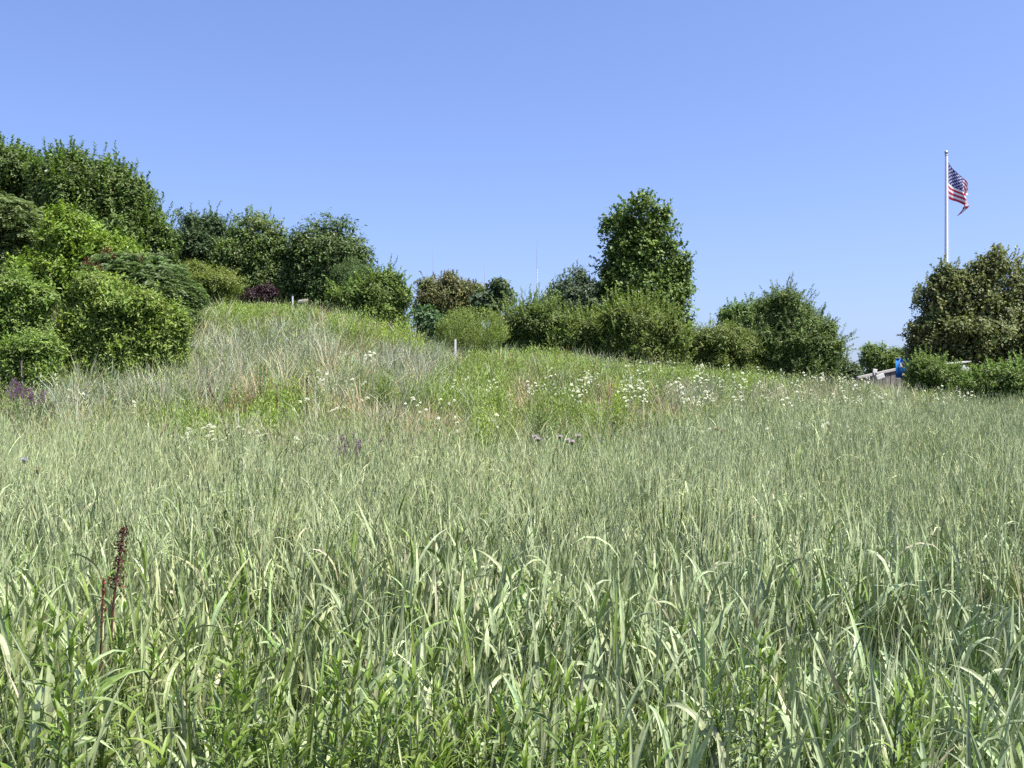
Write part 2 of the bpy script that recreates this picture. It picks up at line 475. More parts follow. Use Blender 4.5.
g = Geo()
x, y = scatter(190, 9.5, 20.0, 0.62, on_slope)
x2, y2 = scatter(120, 20.0, 34.0, 0.60, on_slope)
x = np.concatenate([x, x2]); y = np.concatenate([y, y2]); n = len(x)
kd = growth(x, y)
col = np.zeros((n, 3)); hh = np.zeros(n)
for i, k in enumerate(KINDS):
    s = kd == i; col[s] = hue(GC[k], int(s.sum()), 0.24, 0.07)
    hh[s] = {'base': 0.52, 'green': 0.5, 'tan': 0.42, 'rust': 0.36, 'blue': 0.60}[k]
s = rng.random(n) < 0.06; col[s] = hue(STRAW, int(s.sum()), 0.2, 0.04)
z = ground(x, y)
hh *= 0.65 + 0.7 * fbm(x, y, 1.3, 40)
ws = np.where(y > 20, 1.6, 1.1)
for rep in range(3):
    base = np.stack([x + rng.normal(0, 0.04, n), y + rng.normal(0, 0.04, n), z - 0.02], 1)
    az = rng.random(n) * 6.28
    az = np.arctan2(np.sin(az), np.cos(az) + 0.4)
    add_blades(g, base, az, 0.05 + 0.4 * rng.random(n), 0.2 + 1.3 * rng.random(n) ** 2, hh * (0.7 + 0.7 * rng.random(n)), (0.005 + 0.006 * rng.random(n)) * ws, 3,
               col * np.exp(rng.normal(0, 0.12, (n, 1))), rng.normal(0, 1, n))
tx, ty = scatter(4.2, 9.8, 33, 0.62, on_slope); nt = len(tx)
pal = np.array([(0.42, 0.37, 0.22), (0.33, 0.36, 0.24), (0.12, 0.17, 0.04), (0.22, 0.29, 0.06), (0.40, 0.42, 0.29), (0.30, 0.20, 0.12)])
tk = growth(tx, ty); wt = {0: (.2, .2, .2, .2, .15, .05), 1: (.08, .05, .3, .5, .05, .02), 2: (.5, .15, .1, .1, .1, .05), 3: (.35, .05, .1, .1, .05, .35), 4: (.1, .4, .1, .05, .35, 0.0)}
tc_ = np.array([pal[rng.choice(6, p=np.array(wt[int(k_)]) / sum(wt[int(k_)]))] for k_ in tk])
th_ = (0.5 + 0.45 * rng.random(nt)); tr_ = 0.05 + 0.12 * rng.random(nt)
own = np.repeat(np.arange(nt), 38); N_ = len(own)
a_ = rng.random(N_) * 6.28; q_ = np.abs(rng.normal(0, 1, N_)) * tr_[own]
bx, by = tx[own] + np.cos(a_) * q_, ty[own] + np.sin(a_) * q_
add_blades(g, np.stack([bx, by, ground(bx, by) - 0.02], 1), a_, 0.04 + q_ * 1.6 + 0.1 * rng.random(N_), 0.15 + 1.1 * rng.random(N_) ** 2, th_[own] * (0.7 + 0.5 * rng.random(N_)),
           (0.007 + 0.007 * rng.random(N_)) * np.where(by > 20, 1.5, 1.1), 3, tc_[own] * np.exp(rng.normal(0, 0.12, (N_, 3)) * [1, .6, .8]), rng.normal(0, 0.8, N_))
x, y = scatter(16, 9.5, 32, 0.6, on_slope); seed_culms(g, x, y, 0.55 + 0.35 * rng.random(len(x)), 1.8, 4)
sl = g.build('slope_grass', M_GRASS)
tag(sl, 'mixed olive, straw and blue-grey grasses covering the rising slope', 'grass', kind='stuff')

def add_forbs(g, x, y, h, nl, ll, lw, col, stemcol=(0.16, 0.19, 0.07), z=None, lean=0.12, top=0.0, m=0):
    """leafy stems: a thin stalk with leaves set round it all the way up"""
    n = len(x)
    if z is None: z = ground(x, y)
    th = np.abs(rng.normal(0, lean, n)); az = rng.random(n) * 6.28
    d = np.stack([np.cos(az) * np.sin(th), np.sin(az) * np.sin(th), np.cos(th)], 1)
    base = np.stack([x, y, z], 1)
    add_blades(g, base, az, th, np.zeros(n), h, np.full(n, 0.006), 2, hue(stemcol, n, 0.1, 0.04), rng.random(n) * 3, m=m)
    cc = hue(col, n, 0.16, 0.06)
    for k in range(nl):
        f = 0.12 + 0.88 * (k + rng.random(n)) / nl
        p = base + d * (h * f)[:, None]
        a = k * 2.4 + rng.normal(0, 0.4, n)
        el = 0.25 + 0.7 * f ** 2 + rng.normal(0, 0.2, n)
        D = np.stack([np.cos(a) * np.cos(el), np.sin(a) * np.cos(el), np.sin(el)], 1)
        Nn = np.stack([-np.cos(a) * np.sin(el), -np.sin(a) * np.sin(el), np.cos(el)], 1) + rng.normal(0, 0.25, (n, 3))
        sz = (1.15 - 0.55 * f) * np.exp(rng.normal(0, 0.15, n))
        add_leaves(g, p, D, norm(Nn), ll * sz, lw * sz, np.clip(cc * (1 + top * f[:, None]) * np.exp(rng.normal(0, 0.14, (n, 1))), 0, 0.9), 0.2, m)

g = Geo()
x, y = scatter(75, 9.5, 33, 0.60, on_slope)
kd = growth(x, y, 0.6)
k = (kd == 1) | (rng.random(len(x)) < 0.06); x, y = x[k], y[k]
add_forbs(g, x, y, 0.35 + 0.45 * fbm(x, y, 1.5, 50) + 0.12 * rng.random(len(x)), 15, 0.095, 0.024, (0.185, 0.265, 0.038))
x, y = scatter(26, 9.5, 33, 0.60, on_slope)
kd = growth(x, y, 0.6); k = (kd == 4); x, y = x[k], y[k]
add_forbs(g, x, y, 0.4 + 0.4 * rng.random(len(x)), 12, 0.09, 0.024, (0.24, 0.29, 0.20))
tx, ty = scatter(0.8, 9.8, 33, 0.6, on_slope); nt = len(tx); own = np.repeat(np.arange(nt), 12)
bx = tx[own] + rng.normal(0, 0.13, len(own)); by = ty[own] + rng.normal(0, 0.13, len(own))
for half_, cc_ in ((0, (0.11, 0.165, 0.03)), (1, (0.20, 0.27, 0.045))):
    s_ = own % 2 == half_; add_forbs(g, bx[s_], by[s_], (0.45 + 0.4 * rng.random(nt))[own][s_] * (0.8 + 0.3 * rng.random(int(s_.sum()))), 18, 0.10, 0.028, cc_)
fb = g.build('leafy_groundcover', M_FORB)
tag(fb, 'low bright green and grey leafy weeds spread in patches over the slope', 'ground cover', kind='stuff')

# ------------------------------------------------------------------ trees and shrubs
def rdir(n):
    return norm(rng.normal(0, 1, (n, 3)))

def shoot_leaves(g, a, b, nl, L, W, col, droop=0.0, dv=0.15, m=0):
    """leaves along straight twigs from a to b (arrays)"""
    n = len(a); d = norm(b - a)
    for k in range(nl):
        f = (k + rng.random(n)) / nl
        p = a + (b - a) * f[:, None] - np.array([0, 0, 1]) * (droop * f ** 2)[:, None]
        r = rdir(n); r = norm(r - d * (r * d).sum(1, keepdims=True))
        D = norm(d * 0.75 + r * 0.9)
        Nn = norm(np.cross(D, np.cross(D, d)) * -0.6 + np.array([0.1, -0.2, 0.9]) + rng.normal(0, 0.35, (n, 3)))
        add_leaves(g, p, D, Nn, L * np.exp(rng.normal(0, 0.2, n)), W * np.exp(rng.normal(0, 0.2, n)), hue(col, n, dv, 0.06), 0.18, m)

def crown_lobes(lobes_px, d, deep=0.85):
    out = []
    for (cx, cy, rx, ry) in lobes_px:
        s = d / F
        out.append((np.array([(cx - CX) * s, d, EYE + (CY - cy) * s]), np.array([rx * s, rx * s * deep, ry * s])))
    return out

def plant(name, label, cat, lobes_px, d, col, leaf=0.11, wid=0.055, dens=1.0, sub=0.30, shoots=0, shoot_len=0.5, shoot_up=0.6, bark=None,
          bark_r=0.09, kind='broad', group=None, tip=None, nlimb=10, base_px=None, hollow=0.12, mat=None, trunks=1, fruit=0, crownname='crown', skirt=None):
    fine = 0.72 if kind != 'sumac' else 1.0; leaf, wid = leaf * fine, wid * fine
    lobes = crown_lobes(lobes_px, d)
    if skirt is None: skirt = name not in ('sparse_tree', 'weed_clump')
    if skirt:
        low = []
        for c_, r_ in lobes:
            gz = float(ground(c_[0], c_[1])); bot = c_[2] - r_[2]
            if bot > gz + 0.1:
                zt_ = c_[2] - 0.2 * r_[2]; low.append((np.array([c_[0], c_[1], (zt_ + gz) / 2]), np.array([r_[0] * 0.85, r_[1] * 0.85, (zt_ - gz) / 2 + 0.05])))
        lobes = lobes + low
    if kind != 'broom':                                      # uneven bulges break the outline
        ex = []
        for c_, r_ in lobes:
            for _ in range(4 if kind != 'sumac' else 1):
                u_ = rdir(1)[0]; u_[2] = u_[2] * 0.7 + 0.25; u_ /= np.linalg.norm(u_); k_ = 0.28 + 0.2 * rng.random()
                ex.append((c_ + u_ * r_ * (0.58 + 0.25 * rng.random()), r_ * k_ * np.array([1, 1, 1.1])))
        lobes = [(c_, r_ * 0.93) for c_, r_ in lobes] + ex
    allc = np.array([c for c, r in lobes]); area = sum(r[0] * r[2] for c, r in lobes)
    cx = (allc[:, 0] * [r[0] * r[2] for c, r in lobes]).sum() / area if base_px is None else (base_px - CX) / F * d
    base = np.array([cx, d, float(ground(cx, d)) - 0.05])
    root = empty(name, base)
    tag(root, label, cat, group)
    mat = mat or M_LEAF
    col = np.asarray(col, float) * np.array([1.30, 1.24, 1.15]); tip = col * 1.35 if tip is None else np.asarray(tip, float)
    g = Geo(); cores = []
    for c, r in lobes:
        c = c - base
        surf = 4 * np.pi * ((r[0] * r[1]) ** 1.6 / 3 + (r[0] * r[2]) ** 1.6 / 3 + (r[1] * r[2]) ** 1.6 / 3) ** (1 / 1.6)
        if kind == 'broom':                                  # wands rising from the base to a dome
            n = int(surf * 110 * dens)
            u = rdir(n); u[:, 2] = np.abs(u[:, 2]) * 1.1 - 0.25; u = norm(u)
            e = c + u * r * (0.86 + 0.2 * rng.random((n, 1)) + 0.10 * (noise(u[:, 0] * 9, u[:, 2] * 9 + u[:, 1] * 5, 1.0, 60)[:, None] - 0.5))
            st = np.stack([c[0] + (e[:, 0] - c[0]) * 0.35, c[1] + (e[:, 1] - c[1]) * 0.35, np.maximum(0.0, c[2] - r[2]) + 0.1 * rng.random(n)], 1)
            st = st + (e - st) * (0.45 * rng.random((n, 1)) + 0.2)
            shoot_leaves(g, st, e, 14, leaf, wid, col)
            shoot_leaves(g, st + (e - st) * 0.8, e, 3, leaf, wid, tip)
            cores.append(c)
            continue
        # secondary lobes over the surface: clumps with gaps between them
        n = max(6, int(surf / (0.55 * (sub * (r[0] + r[2]) / 2) ** 2 * np.pi)))
        u = rdir(n * 3)
        keep = []
        for i in range(len(u)):
            if all(np.dot(u[i], u[j]) < 1 - 0.5 * (sub * 1.05) ** 2 for j in keep): keep.append(i)
            if len(keep) >= n: break
        u = u[keep]; n = len(u)
        rr = (r[0] + r[2]) / 2 * sub * (0.6 + 0.75 * rng.random(n))
        sc_ = c + u * (r - rr[:, None] * 0.75) * (0.72 + 0.40 * rng.random((n, 1)))
        cores.extend(list(sc_))
        if kind == 'sumac':
            for cc, q in zip(sc_, rr):
                m_ = max(3, int(5 * dens))
                uu = rdir(m_); uu[:, 2] = np.abs(uu[:, 2]) * 1.4 - 0.3
                tips = cc + uu * q * (0.6 + 0.9 * rng.random((m_, 1)))
                tc_ = hue(col, m_, 0.12, 0.04)
                for t_, cl in zip(tips, tc_):
                    nf = 8
                    for q_ in range(nf):
                        a = q_ * 2.4 + rng.random(); RL = leaf * (4.2 + 1.6 * rng.random())
                        dh = np.array([math.cos(a), math.sin(a), 0.0])
                        s = (np.arange(9) + 0.7) / 9
                        el0 = -0.1 + 1.25 * rng.random(); fn = norm(np.array([0, 0, 1.0]) + rng.normal(0, 0.4, 3))
                        hz = RL * (s * math.cos(el0)); vz = RL * (s * math.sin(el0) - 0.55 * s ** 2)
                        pp = t_ + dh * hz[:, None] + np.array([0, 0, 1.0]) * vz[:, None]
                        sd = np.array([-dh[1], dh[0], 0])
                        for sg in (-1, 1):
                            D = np.tile(sd * sg * 0.85 + dh * 0.45 + np.array([0, 0, -0.28]), (9, 1)) + rng.normal(0, 0.08, (9, 3))
                            add_leaves(g, pp, D, norm(np.tile(fn, (9, 1)) + rng.normal(0, 0.3, (9, 3))), leaf * (1.25 - 0.5 * np.abs(s - 0.45)), wid * 1.25, cl * np.exp(rng.normal(0, 0.1, (9, 1))), 0.1)
            continue
        per = (0.9 * 4 * np.pi * rr ** 2 / (leaf * wid) * 0.62 * dens).astype(int) + 8
        ii = np.repeat(np.arange(n), per); N = len(ii)
        v = rdir(N); v[:, 2] += 0.25; v = norm(v)
        rad = rr[ii] * (0.45 + 0.62 * rng.random(N) ** 0.8) * (0.8 + 0.45 * noise(v[:, 0] * 3 + ii * 3.7, v[:, 2] * 3 + v[:, 1] * 2, 1.0, 33))
        P = sc_[ii] + v * rad[:, None] * np.array([1.1, 1.1, 0.85])
        # leaves sit together on twigs
        nc = max(4, N // 15); pick = rng.integers(0, N, nc); own = rng.integers(0, nc, N)
        P = P[pick][own] + rng.normal(0, 1, (N, 3)) * (leaf * 0.95); v = norm(v[pick][own] + rng.normal(0, 0.3, (N, 3))); ii = ii[pick][own]
        tw = np.exp(rng.normal(0, 0.14, nc))[own]
        # drop leaves that end up deep inside the crown: crowns are leafy outside, woody inside
        q = (P - c) / r; dep = np.linalg.norm(q, axis=1)
        ok = (dep > 0.55) | (rng.random(N) < 0.35)
        P, v, ii, tw = P[ok], v[ok], ii[ok], tw[ok]; N = len(P)
        out = norm((P - c) / r)
        Nn = norm(v * 0.5 + out * 0.5 + np.array([0, -0.1, 0.55]) + rng.normal(0, 0.45, (N, 3)))
        D = rdir(N); D[:, 2] -= 0.35; D = norm(np.cross(Nn, np.cross(D, Nn)))
        lc = hue(col, n, 0.10, 0.05)[ii] * np.exp(rng.normal(0, 0.16, (N, 1))) * tw[:, None]
        young = rng.random(N) < 0.10; lc[young] = hue(tip, int(young.sum()), 0.15, 0.05)
        sz = np.exp(rng.normal(0, 0.32, N))
        add_leaves(g, P, D, Nn, leaf * sz, wid * sz, lc, 0.15)
        nh = int(N * hollow); P = c + rdir(nh) * r * (0.75 * rng.random((nh, 1)) ** 0.5)
        add_leaves(g, P, rdir(nh), rdir(nh), leaf, wid, hue(col, nh, 0.2, 0.05))
        if shoots:
            m_ = int(shoots * surf)
            u = rdir(m_ * 2); u = u[u[:, 2] > -0.35][:m_]
            a = c + u * r * 0.88
            e = a + norm(u * (1 - shoot_up) + np.array([0, 0, shoot_up]) + rng.normal(0, 0.15, u.shape)) * (shoot_len * (0.4 + 0.8 * rng.random((len(u), 1))))
            shoot_leaves(g, a, e, max(6, int(shoot_len / leaf * 4.0)), leaf, wid * 1.15, tip, droop=0.1 * shoot_len)
    cr = g.build(crownname, mat, root)
    # trunk and limbs
    if bark is not None:
        t = Geo()
        cores = np.array(cores)
        H = cores[:, 2].max()
        sel = cores[rng.permutation(len(cores))[:nlimb]]
        for k in range(trunks):
            off = np.array([rng.normal(0, 0.25), rng.normal(0, 0.15), 0]) * (trunks > 1)
            topc = np.array([cores[:, 0].mean(), cores[:, 1].mean(), H * 0.72]) + off * 2
            pts = [off, off * 1.2 + topc * 0.3 * [0.5, 0.5, 1], topc * 0.65 + rng.normal(0, 0.05, 3), topc]
            pts = np.array([pts[0], pts[0] * 0.3 + pts[1] * 0.7, pts[1], pts[2], pts[3]])
            add_tube(t, pts, np.array([1.25, 0.95, 0.85, 0.6, 0.25]) * bark_r, 8)
            for e in sel[k::trunks]:
                f = 0.25 + 0.5 * rng.random()
                s = pts[0] + (pts[-1] - pts[0]) * f
                mid_ = (s + e) / 2 + rng.normal(0, 0.08, 3) + np.array([0, 0, 0.06])
                add_tube(t, np.array([s, mid_, e]), np.array([0.45, 0.3, 0.1]) * bark_r, 5)
        t.build('trunk', bark, root, smooth=True)
    if fruit:
        cores = np.array(cores); up = cores[np.argsort(-(cores[:, 2] - cores[:, 1] * 0.6))][:fruit * 2]
        for c in up[rng.permutation(len(up))[:fruit]]:
            ff = Geo(); c = c + np.array([rng.normal(0, 0.1), -0.25, 0.22])
            nb = 26; h = rng.random(nb)
            P = c + np.stack([rng.normal(0, 0.03, nb) * (1.2 - h), rng.normal(0, 0.03, nb) * (1.2 - h), h * 0.14], 1)
            add_leaves(ff, P, rdir(nb), rdir(nb), 0.035, 0.03, hue((0.13, 0.04, 0.025), nb, 0.2, 0.1), 0.4)
            ff.build('fruit', M_PETAL, root)
    return root

DK = (0.07, 0.112, 0.026); MD = (0.095, 0.145, 0.034); OL = (0.098, 0.135, 0.03); YG = (0.115, 0.18, 0.022); BG = (0.065, 0.10, 0.055)

# left group on the hill
plant('broadleaf_tree', 'tall dark tree at the left edge, behind the larger dark tree', 'tree', [(-10, 185, 62, 48), (-30, 240, 60, 60), (28, 200, 30, 40)], 33, DK, 0.13, 0.07, 0.9, shoots=3, shoot_len=0.5, bark=M_BARK)
plant('broadleaf_tree', 'largest dark green tree on the left, its crown topped with upright shoots', 'tree',
      [(95, 198, 50, 44), (62, 186, 34, 34), (120, 206, 34, 38), (140, 226, 28, 34), (157, 256, 23, 34), (100, 250, 70, 45)], 31, DK, 0.13, 0.065, 0.95, sub=0.28, shoots=4, shoot_len=0.75, shoot_up=0.8, bark=M_BARK, bark_r=0.14)
plant('leafy_shrub', 'grey-green shrub at the left edge above the sumac thicket', 'shrub', [(5, 235, 40, 36), (-15, 270, 45, 30)], 26, (0.13, 0.175, 0.07), 0.09, 0.025, 0.5, kind='sumac', bark=M_BARK, bark_r=0.06)
plant('small_tree', 'bright yellow-green glossy small tree in front of the big dark tree', 'tree', [(70, 238, 32, 28), (100, 268, 42, 34), (50, 275, 36, 32), (122, 258, 24, 22)], 24, YG, 0.095, 0.055, 0.75, sub=0.36, shoots=4, shoot_len=0.35, bark=M_BARK, bark_r=0.07)
plant('sumac_shrub', 'dark bluish sumac with rusty red seed heads beside the yellow-green tree', 'shrub', [(148, 285, 34, 24), (120, 275, 24, 18), (168, 300, 22, 18)], 22.5, (0.095, 0.145, 0.055), 0.085, 0.026, 0.6, kind='sumac', bark=M_GREYBARK, bark_r=0.05, fruit=5)
plant('sumac_shrub', 'spreading olive sumac in front, its right side reaching over the slope', 'shrub',
      [(125, 306, 38, 17), (163, 322, 26, 19), (95, 322, 32, 18), (68, 340, 22, 14), (140, 341, 32, 12), (98, 288, 26, 13), (172, 335, 13, 12)], 18.5, (0.125, 0.18, 0.036), 0.095, 0.034, 0.8, sub=0.36, shoots=12, shoot_len=0.28, shoot_up=0.45,
      bark=M_GREYBARK, bark_r=0.035, trunks=5, nlimb=18, fruit=3)
plant('sumac_shrub', 'green sumac at the left edge with bare trunks showing beneath', 'shrub',
      [(10, 290, 36, 17), (40, 304, 20, 15), (-28, 305, 34, 28), (15, 312, 26, 12)], 18, (0.11, 0.17, 0.036), 0.095, 0.034, 0.8, sub=0.36, shoots=12, shoot_len=0.28, shoot_up=0.45, bark=M_GREYBARK, bark_r=0.04, trunks=6, nlimb=14)
plant('young_sumac', 'small low sumac under the left thicket', 'shrub', [(38, 348, 20, 13), (12, 353, 15, 11)], 17, (0.105, 0.165, 0.034), 0.09, 0.03, 0.9, sub=0.38, shoots=14, shoot_len=0.25, bark=M_GREYBARK, bark_r=0.02, trunks=2)
plant('round_shrub', 'olive yellow-green bush between the sumac and the purple bush', 'shrub', [(205, 285, 40, 22), (180, 290, 30, 22)], 27, (0.10, 0.135, 0.025), 0.07, 0.03, 0.9, sub=0.25, shoots=5, shoot_len=0.25, bark=M_BARK, bark_r=0.05)
plant('small_tree', 'thin dark tree top between the big dark tree and the pale green tree', 'tree', [(200, 245, 26, 32), (183, 262, 22, 30), (210, 228, 16, 14)], 36, (0.05, 0.085, 0.035), 0.14, 0.05, 0.75, sub=0.34, shoots=5, shoot_len=0.6, bark=M_BARK)
plant('broadleaf_tree', 'mid green oval tree left of the round dark tree', 'tree', [(256, 242, 30, 33), (238, 262, 30, 34), (274, 268, 24, 34), (286, 288, 18, 18)], 35, (0.09, 0.135, 0.04), 0.12, 0.06, 0.95, sub=0.28, shoots=4, shoot_len=0.45, bark=M_BARK, bark_r=0.12)
plant('broadleaf_tree', 'round dark green tree at the top of the slope', 'tree', [(327, 258, 45, 45), (300, 282, 18, 24), (355, 272, 24, 30), (335, 288, 42, 20)], 35, (0.065, 0.105, 0.03), 0.12, 0.07, 0.95, sub=0.26, shoots=1.5, shoot_len=0.3, bark=M_BARK, bark_r=0.14)
plant('purple_shrub', 'small dark purple-leaved bush under the trees at the hilltop', 'shrub', [(256, 297, 14, 8), (267, 292, 9, 8)], 31, (0.032, 0.016, 0.022), 0.08, 0.04, 0.9, sub=0.35, shoots=5, shoot_len=0.25, tip=(0.045, 0.02, 0.028), bark=M_BARK, bark_r=0.04)
plant('fine_leaved_shrub', 'feathery dark green shrub in front of the round tree', 'shrub', [(352, 282, 24, 24)], 31.5, (0.055, 0.095, 0.03), 0.06, 0.02, 1.0, sub=0.25, shoots=10, shoot_len=0.3, bark=M_BARK, bark_r=0.05)
plant('arching_shrub', 'arching green shrub at the right foot of the round tree', 'shrub', [(378, 292, 28, 20), (350, 296, 22, 14), (400, 298, 14, 14)], 31, MD, 0.10, 0.05, 0.85, sub=0.3, shoots=6, shoot_len=0.5, shoot_up=0.5, bark=M_BARK, bark_r=0.06)
# centre hedge
plant('brownish_tree', 'brown-tinged small tree behind the round light bush', 'tree', [(445, 298, 30, 24), (430, 312, 20, 26), (470, 300, 18, 18)], 33, (0.11, 0.13, 0.045), 0.09, 0.045, 0.75, sub=0.32, shoots=6, shoot_len=0.35, tip=(0.16, 0.14, 0.07), bark=M_BARK, bark_r=0.08)
plant('sparse_tree', 'sparse young tree with rounded leaves standing above the hedge', 'tree', [(498, 288, 11, 9), (505, 300, 9, 8), (490, 308, 14, 16), (480, 300, 8, 8)], 31, (0.065, 0.10, 0.05), 0.13, 0.10, 0.55, sub=0.45, bark=M_BARK, bark_r=0.05, nlimb=14)
plant('glossy_weed', 'dark glossy-leaved shrub left of the round light bush', 'shrub', [(432, 330, 13, 18), (424, 318, 10, 12)], 26.5, (0.06, 0.11, 0.045), 0.11, 0.06, 0.7, sub=0.4, shoots=5, shoot_len=0.25, bark=M_BARK, bark_r=0.03)
plant('willow_bush', 'round light green willowy bush by the white stake', 'shrub', [(472, 332, 37, 27)], 26, (0.125, 0.175, 0.036), 0.08, 0.02, 0.9, kind='broom', tip=(0.17, 0.23, 0.05), bark=M_BARK, bark_r=0.03)
plant('hedge_bush', 'olive hedge bush right of the round light bush', 'shrub', [(525, 325, 34, 24), (548, 330, 26, 24), (510, 340, 22, 18)], 28, (0.09, 0.128, 0.034), 0.085, 0.036, 0.85, sub=0.34, shoots=11, shoot_len=0.65, shoot_up=0.7, bark=M_BARK, bark_r=0.05)
plant('broadleaf_tree', 'bluish green small tree left of the tall tree', 'tree', [(572, 298, 24, 30), (590, 308, 20, 24), (560, 306, 16, 22)], 33, (0.07, 0.10, 0.06), 0.10, 0.055, 0.75, sub=0.33, shoots=5, shoot_len=0.35, bark=M_BARK, bark_r=0.08)
plant('poplar_tree', 'tall leafy tree standing alone above the hedge at the centre right', 'tree',
      [(640, 214, 25, 20), (618, 234, 19, 20), (660, 232, 19, 22), (612, 264, 17, 28), (643, 255, 30, 36), (672, 264, 18, 26), (679, 292, 16, 22), (650, 295, 36, 30), (612, 296, 18, 22)], 33, (0.10, 0.155, 0.035), 0.125, 0.09, 0.30, sub=0.34, hollow=0.04, shoots=3, shoot_len=0.4, shoot_up=0.4, tip=(0.10, 0.16, 0.03), bark=M_GREYBARK, bark_r=0.10, nlimb=18)
plant('hedge_bush', 'olive bush at the left foot of the tall tree', 'shrub', [(585, 332, 32, 24), (560, 340, 22, 16), (605, 338, 22, 22)], 28, OL, 0.08, 0.034, 0.85, sub=0.32, shoots=9, shoot_len=0.5, bark=M_BARK, bark_r=0.05)
plant('hedge_bush', 'broad olive bush directly in front of the tall tree', 'shrub', [(645, 328, 40, 26), (665, 340, 28, 20), (625, 345, 26, 16)], 27, (0.095, 0.13, 0.03), 0.085, 0.036, 0.85, sub=0.34, shoots=10, shoot_len=0.6, bark=M_BARK, bark_r=0.05)
plant('hedge_bush', 'low olive bush right of the tall tree', 'shrub', [(710, 343, 32, 20), (740, 348, 24, 18), (690, 348, 18, 16)], 28.5, OL, 0.075, 0.03, 0.9, sub=0.27, shoots=7, shoot_len=0.35, bark=M_BARK, bark_r=0.05)
plant('broadleaf_tree', 'dark small tree behind the feathery spreading tree', 'tree', [(745, 318, 26, 20), (765, 328, 24, 26), (735, 322, 16, 18)], 33, (0.08, 0.13, 0.03), 0.10, 0.055, 0.8, sub=0.34, shoots=4, shoot_len=0.35, bark=M_BARK, bark_r=0.08)
plant('spreading_tree', 'feathery tree with long branches fanning out to the right', 'tree', [(782, 312, 24, 24), (792, 312, 20, 18), (800, 340, 36, 22), (770, 345, 30, 22), (825, 350, 22, 16), (818, 332, 16, 14)], 29, (0.10, 0.15, 0.036), 0.09, 0.036, 0.8, sub=0.32, shoots=9, shoot_len=0.55, shoot_up=0.34, tip=(0.12, 0.165, 0.06), bark=M_BARK, bark_r=0.07, nlimb=14)
# right side
plant('distant_tree', 'small round distant tree between the feathery tree and the blue banner', 'tree', [(877, 357, 15, 14), (890, 362, 10, 10)], 62, MD, 0.16, 0.09, 0.9, sub=0.32, shoots=1, shoot_len=0.4, bark=M_BARK)
plant('distant_tree', 'distant tree directly behind the street lamp', 'tree', [(900, 360, 13, 13), (915, 358, 14, 16)], 66, (0.06, 0.095, 0.03), 0.16, 0.09, 0.9, sub=0.32, bark=M_BARK)
plant('distant_tree', 'low distant tree showing at the tip of the feathery tree', 'tree', [(850, 372, 14, 9), (838, 368, 12, 12)], 75, (0.055, 0.085, 0.035), 0.18, 0.09, 0.9, sub=0.35, bark=M_BARK)
plant('maple_tree', 'large spreading tree on the right in front of the flagpole', 'tree',
      [(940, 300, 24, 28), (965, 300, 32, 32), (1006, 284, 28, 36), (1042, 298, 38, 42), (985, 335, 58, 32), (925, 345, 18, 20), (1040, 345, 50, 30), (950, 282, 17, 18), (978, 290, 22, 26), (920, 335, 16, 16)], 39, (0.115, 0.14, 0.05), 0.14, 0.09, 0.36, sub=0.30, shoots=4, shoot_len=0.45, tip=(0.17, 0.19, 0.07), bark=M_GREYBARK, bark_r=0.13, nlimb=26, base_px=985)
plant('hedge_bush', 'light green bush below the right tree beside the lamp', 'shrub', [(935, 378, 24, 18), (920, 370, 12, 12), (955, 382, 18, 14)], 31, (0.085, 0.13, 0.03), 0.09, 0.034, 0.75, sub=0.34, shoots=12, shoot_len=0.45, bark=M_BARK, bark_r=0.04)
plant('round_shrub', 'leafy green bush at the right edge of the field', 'shrub', [(1000, 382, 28, 20), (980, 388, 18, 12), (1030, 380, 24, 20)], 27, (0.085, 0.135, 0.03), 0.10, 0.045, 0.75, sub=0.34, shoots=9, shoot_len=0.45, bark=M_BARK, bark_r=0.05)

# bright green clumps of tall weeds on the slope
clumps = [(342, 326, 19, 20, 23.5, 'bright green leafy clump at the left end of the weeds below the round tree'),
          (371, 325, 25, 21, 23.0, 'widest bright green leafy clump below the arching shrub'),
          (403, 330, 24, 19, 22.5, 'bright green leafy clump next to the dark glossy shrub'),
          (304, 328, 8, 9, 25, 'small single green clump on the bare slope below the round tree'),
          (232, 310, 24, 10, 25, 'low yellow-green clump under the olive bush at the hilltop'),
          (385, 371, 8, 9, 17, 'small green clump in the middle of the grey grass'),
          (545, 392, 9, 14, 14.5, 'bright green leafy clump left of the dark weed at the slope foot'),
          (565, 408, 9, 17, 13, 'dark-based leafy weed clump at the foot of the slope'),
          (618, 385, 16, 13, 16, 'rounded green clump among white flowers below the tall tree'),
          (478, 395, 10, 9, 14.5, 'low green clump among straw coloured grass at the centre'),
          (275, 404, 10, 12, 14, 'tuft of green weeds near the rust coloured patch')]
def px_ok(cx, cy): return (cx, cy) not in ((565, 408), (545, 392), (304, 328), (385, 371))
for (cx, cy, rx, ry, d, lb) in clumps:
    b = at(cx, d); o = empty('weed_clump', b); tag(o, lb, 'weed clump', 'leafy weed clumps on the slope')
    R_ = rx * d / F; H_ = max(0.5, EYE + (CY - (cy - ry)) / F * d - b[2]); n = int(40 + 130 * R_ * R_ * (1.6 if d > 20 else 3))
    a = rng.random(n) * 6.28; q = np.sqrt(rng.random(n)); xx, yy = np.cos(a) * q * R_, np.sin(a) * q * R_ * 0.8
    zz = ground(xx + b[0], yy + b[1]) - b[2]
    g = Geo(); add_forbs(g, xx, yy, H_ * (1 - 0.4 * q ** 2) * (0.75 + 0.3 * rng.random(n)), 24, 0.095 if d > 20 else 0.075, 0.026 if d > 20 else 0.02, ((0.21, 0.29, 0.042) if px_ok(cx, cy) else (0.11, 0.17, 0.03)), z=zz, lean=0.14, top=0.25)
    g.build('leaves', M_FORB, o)

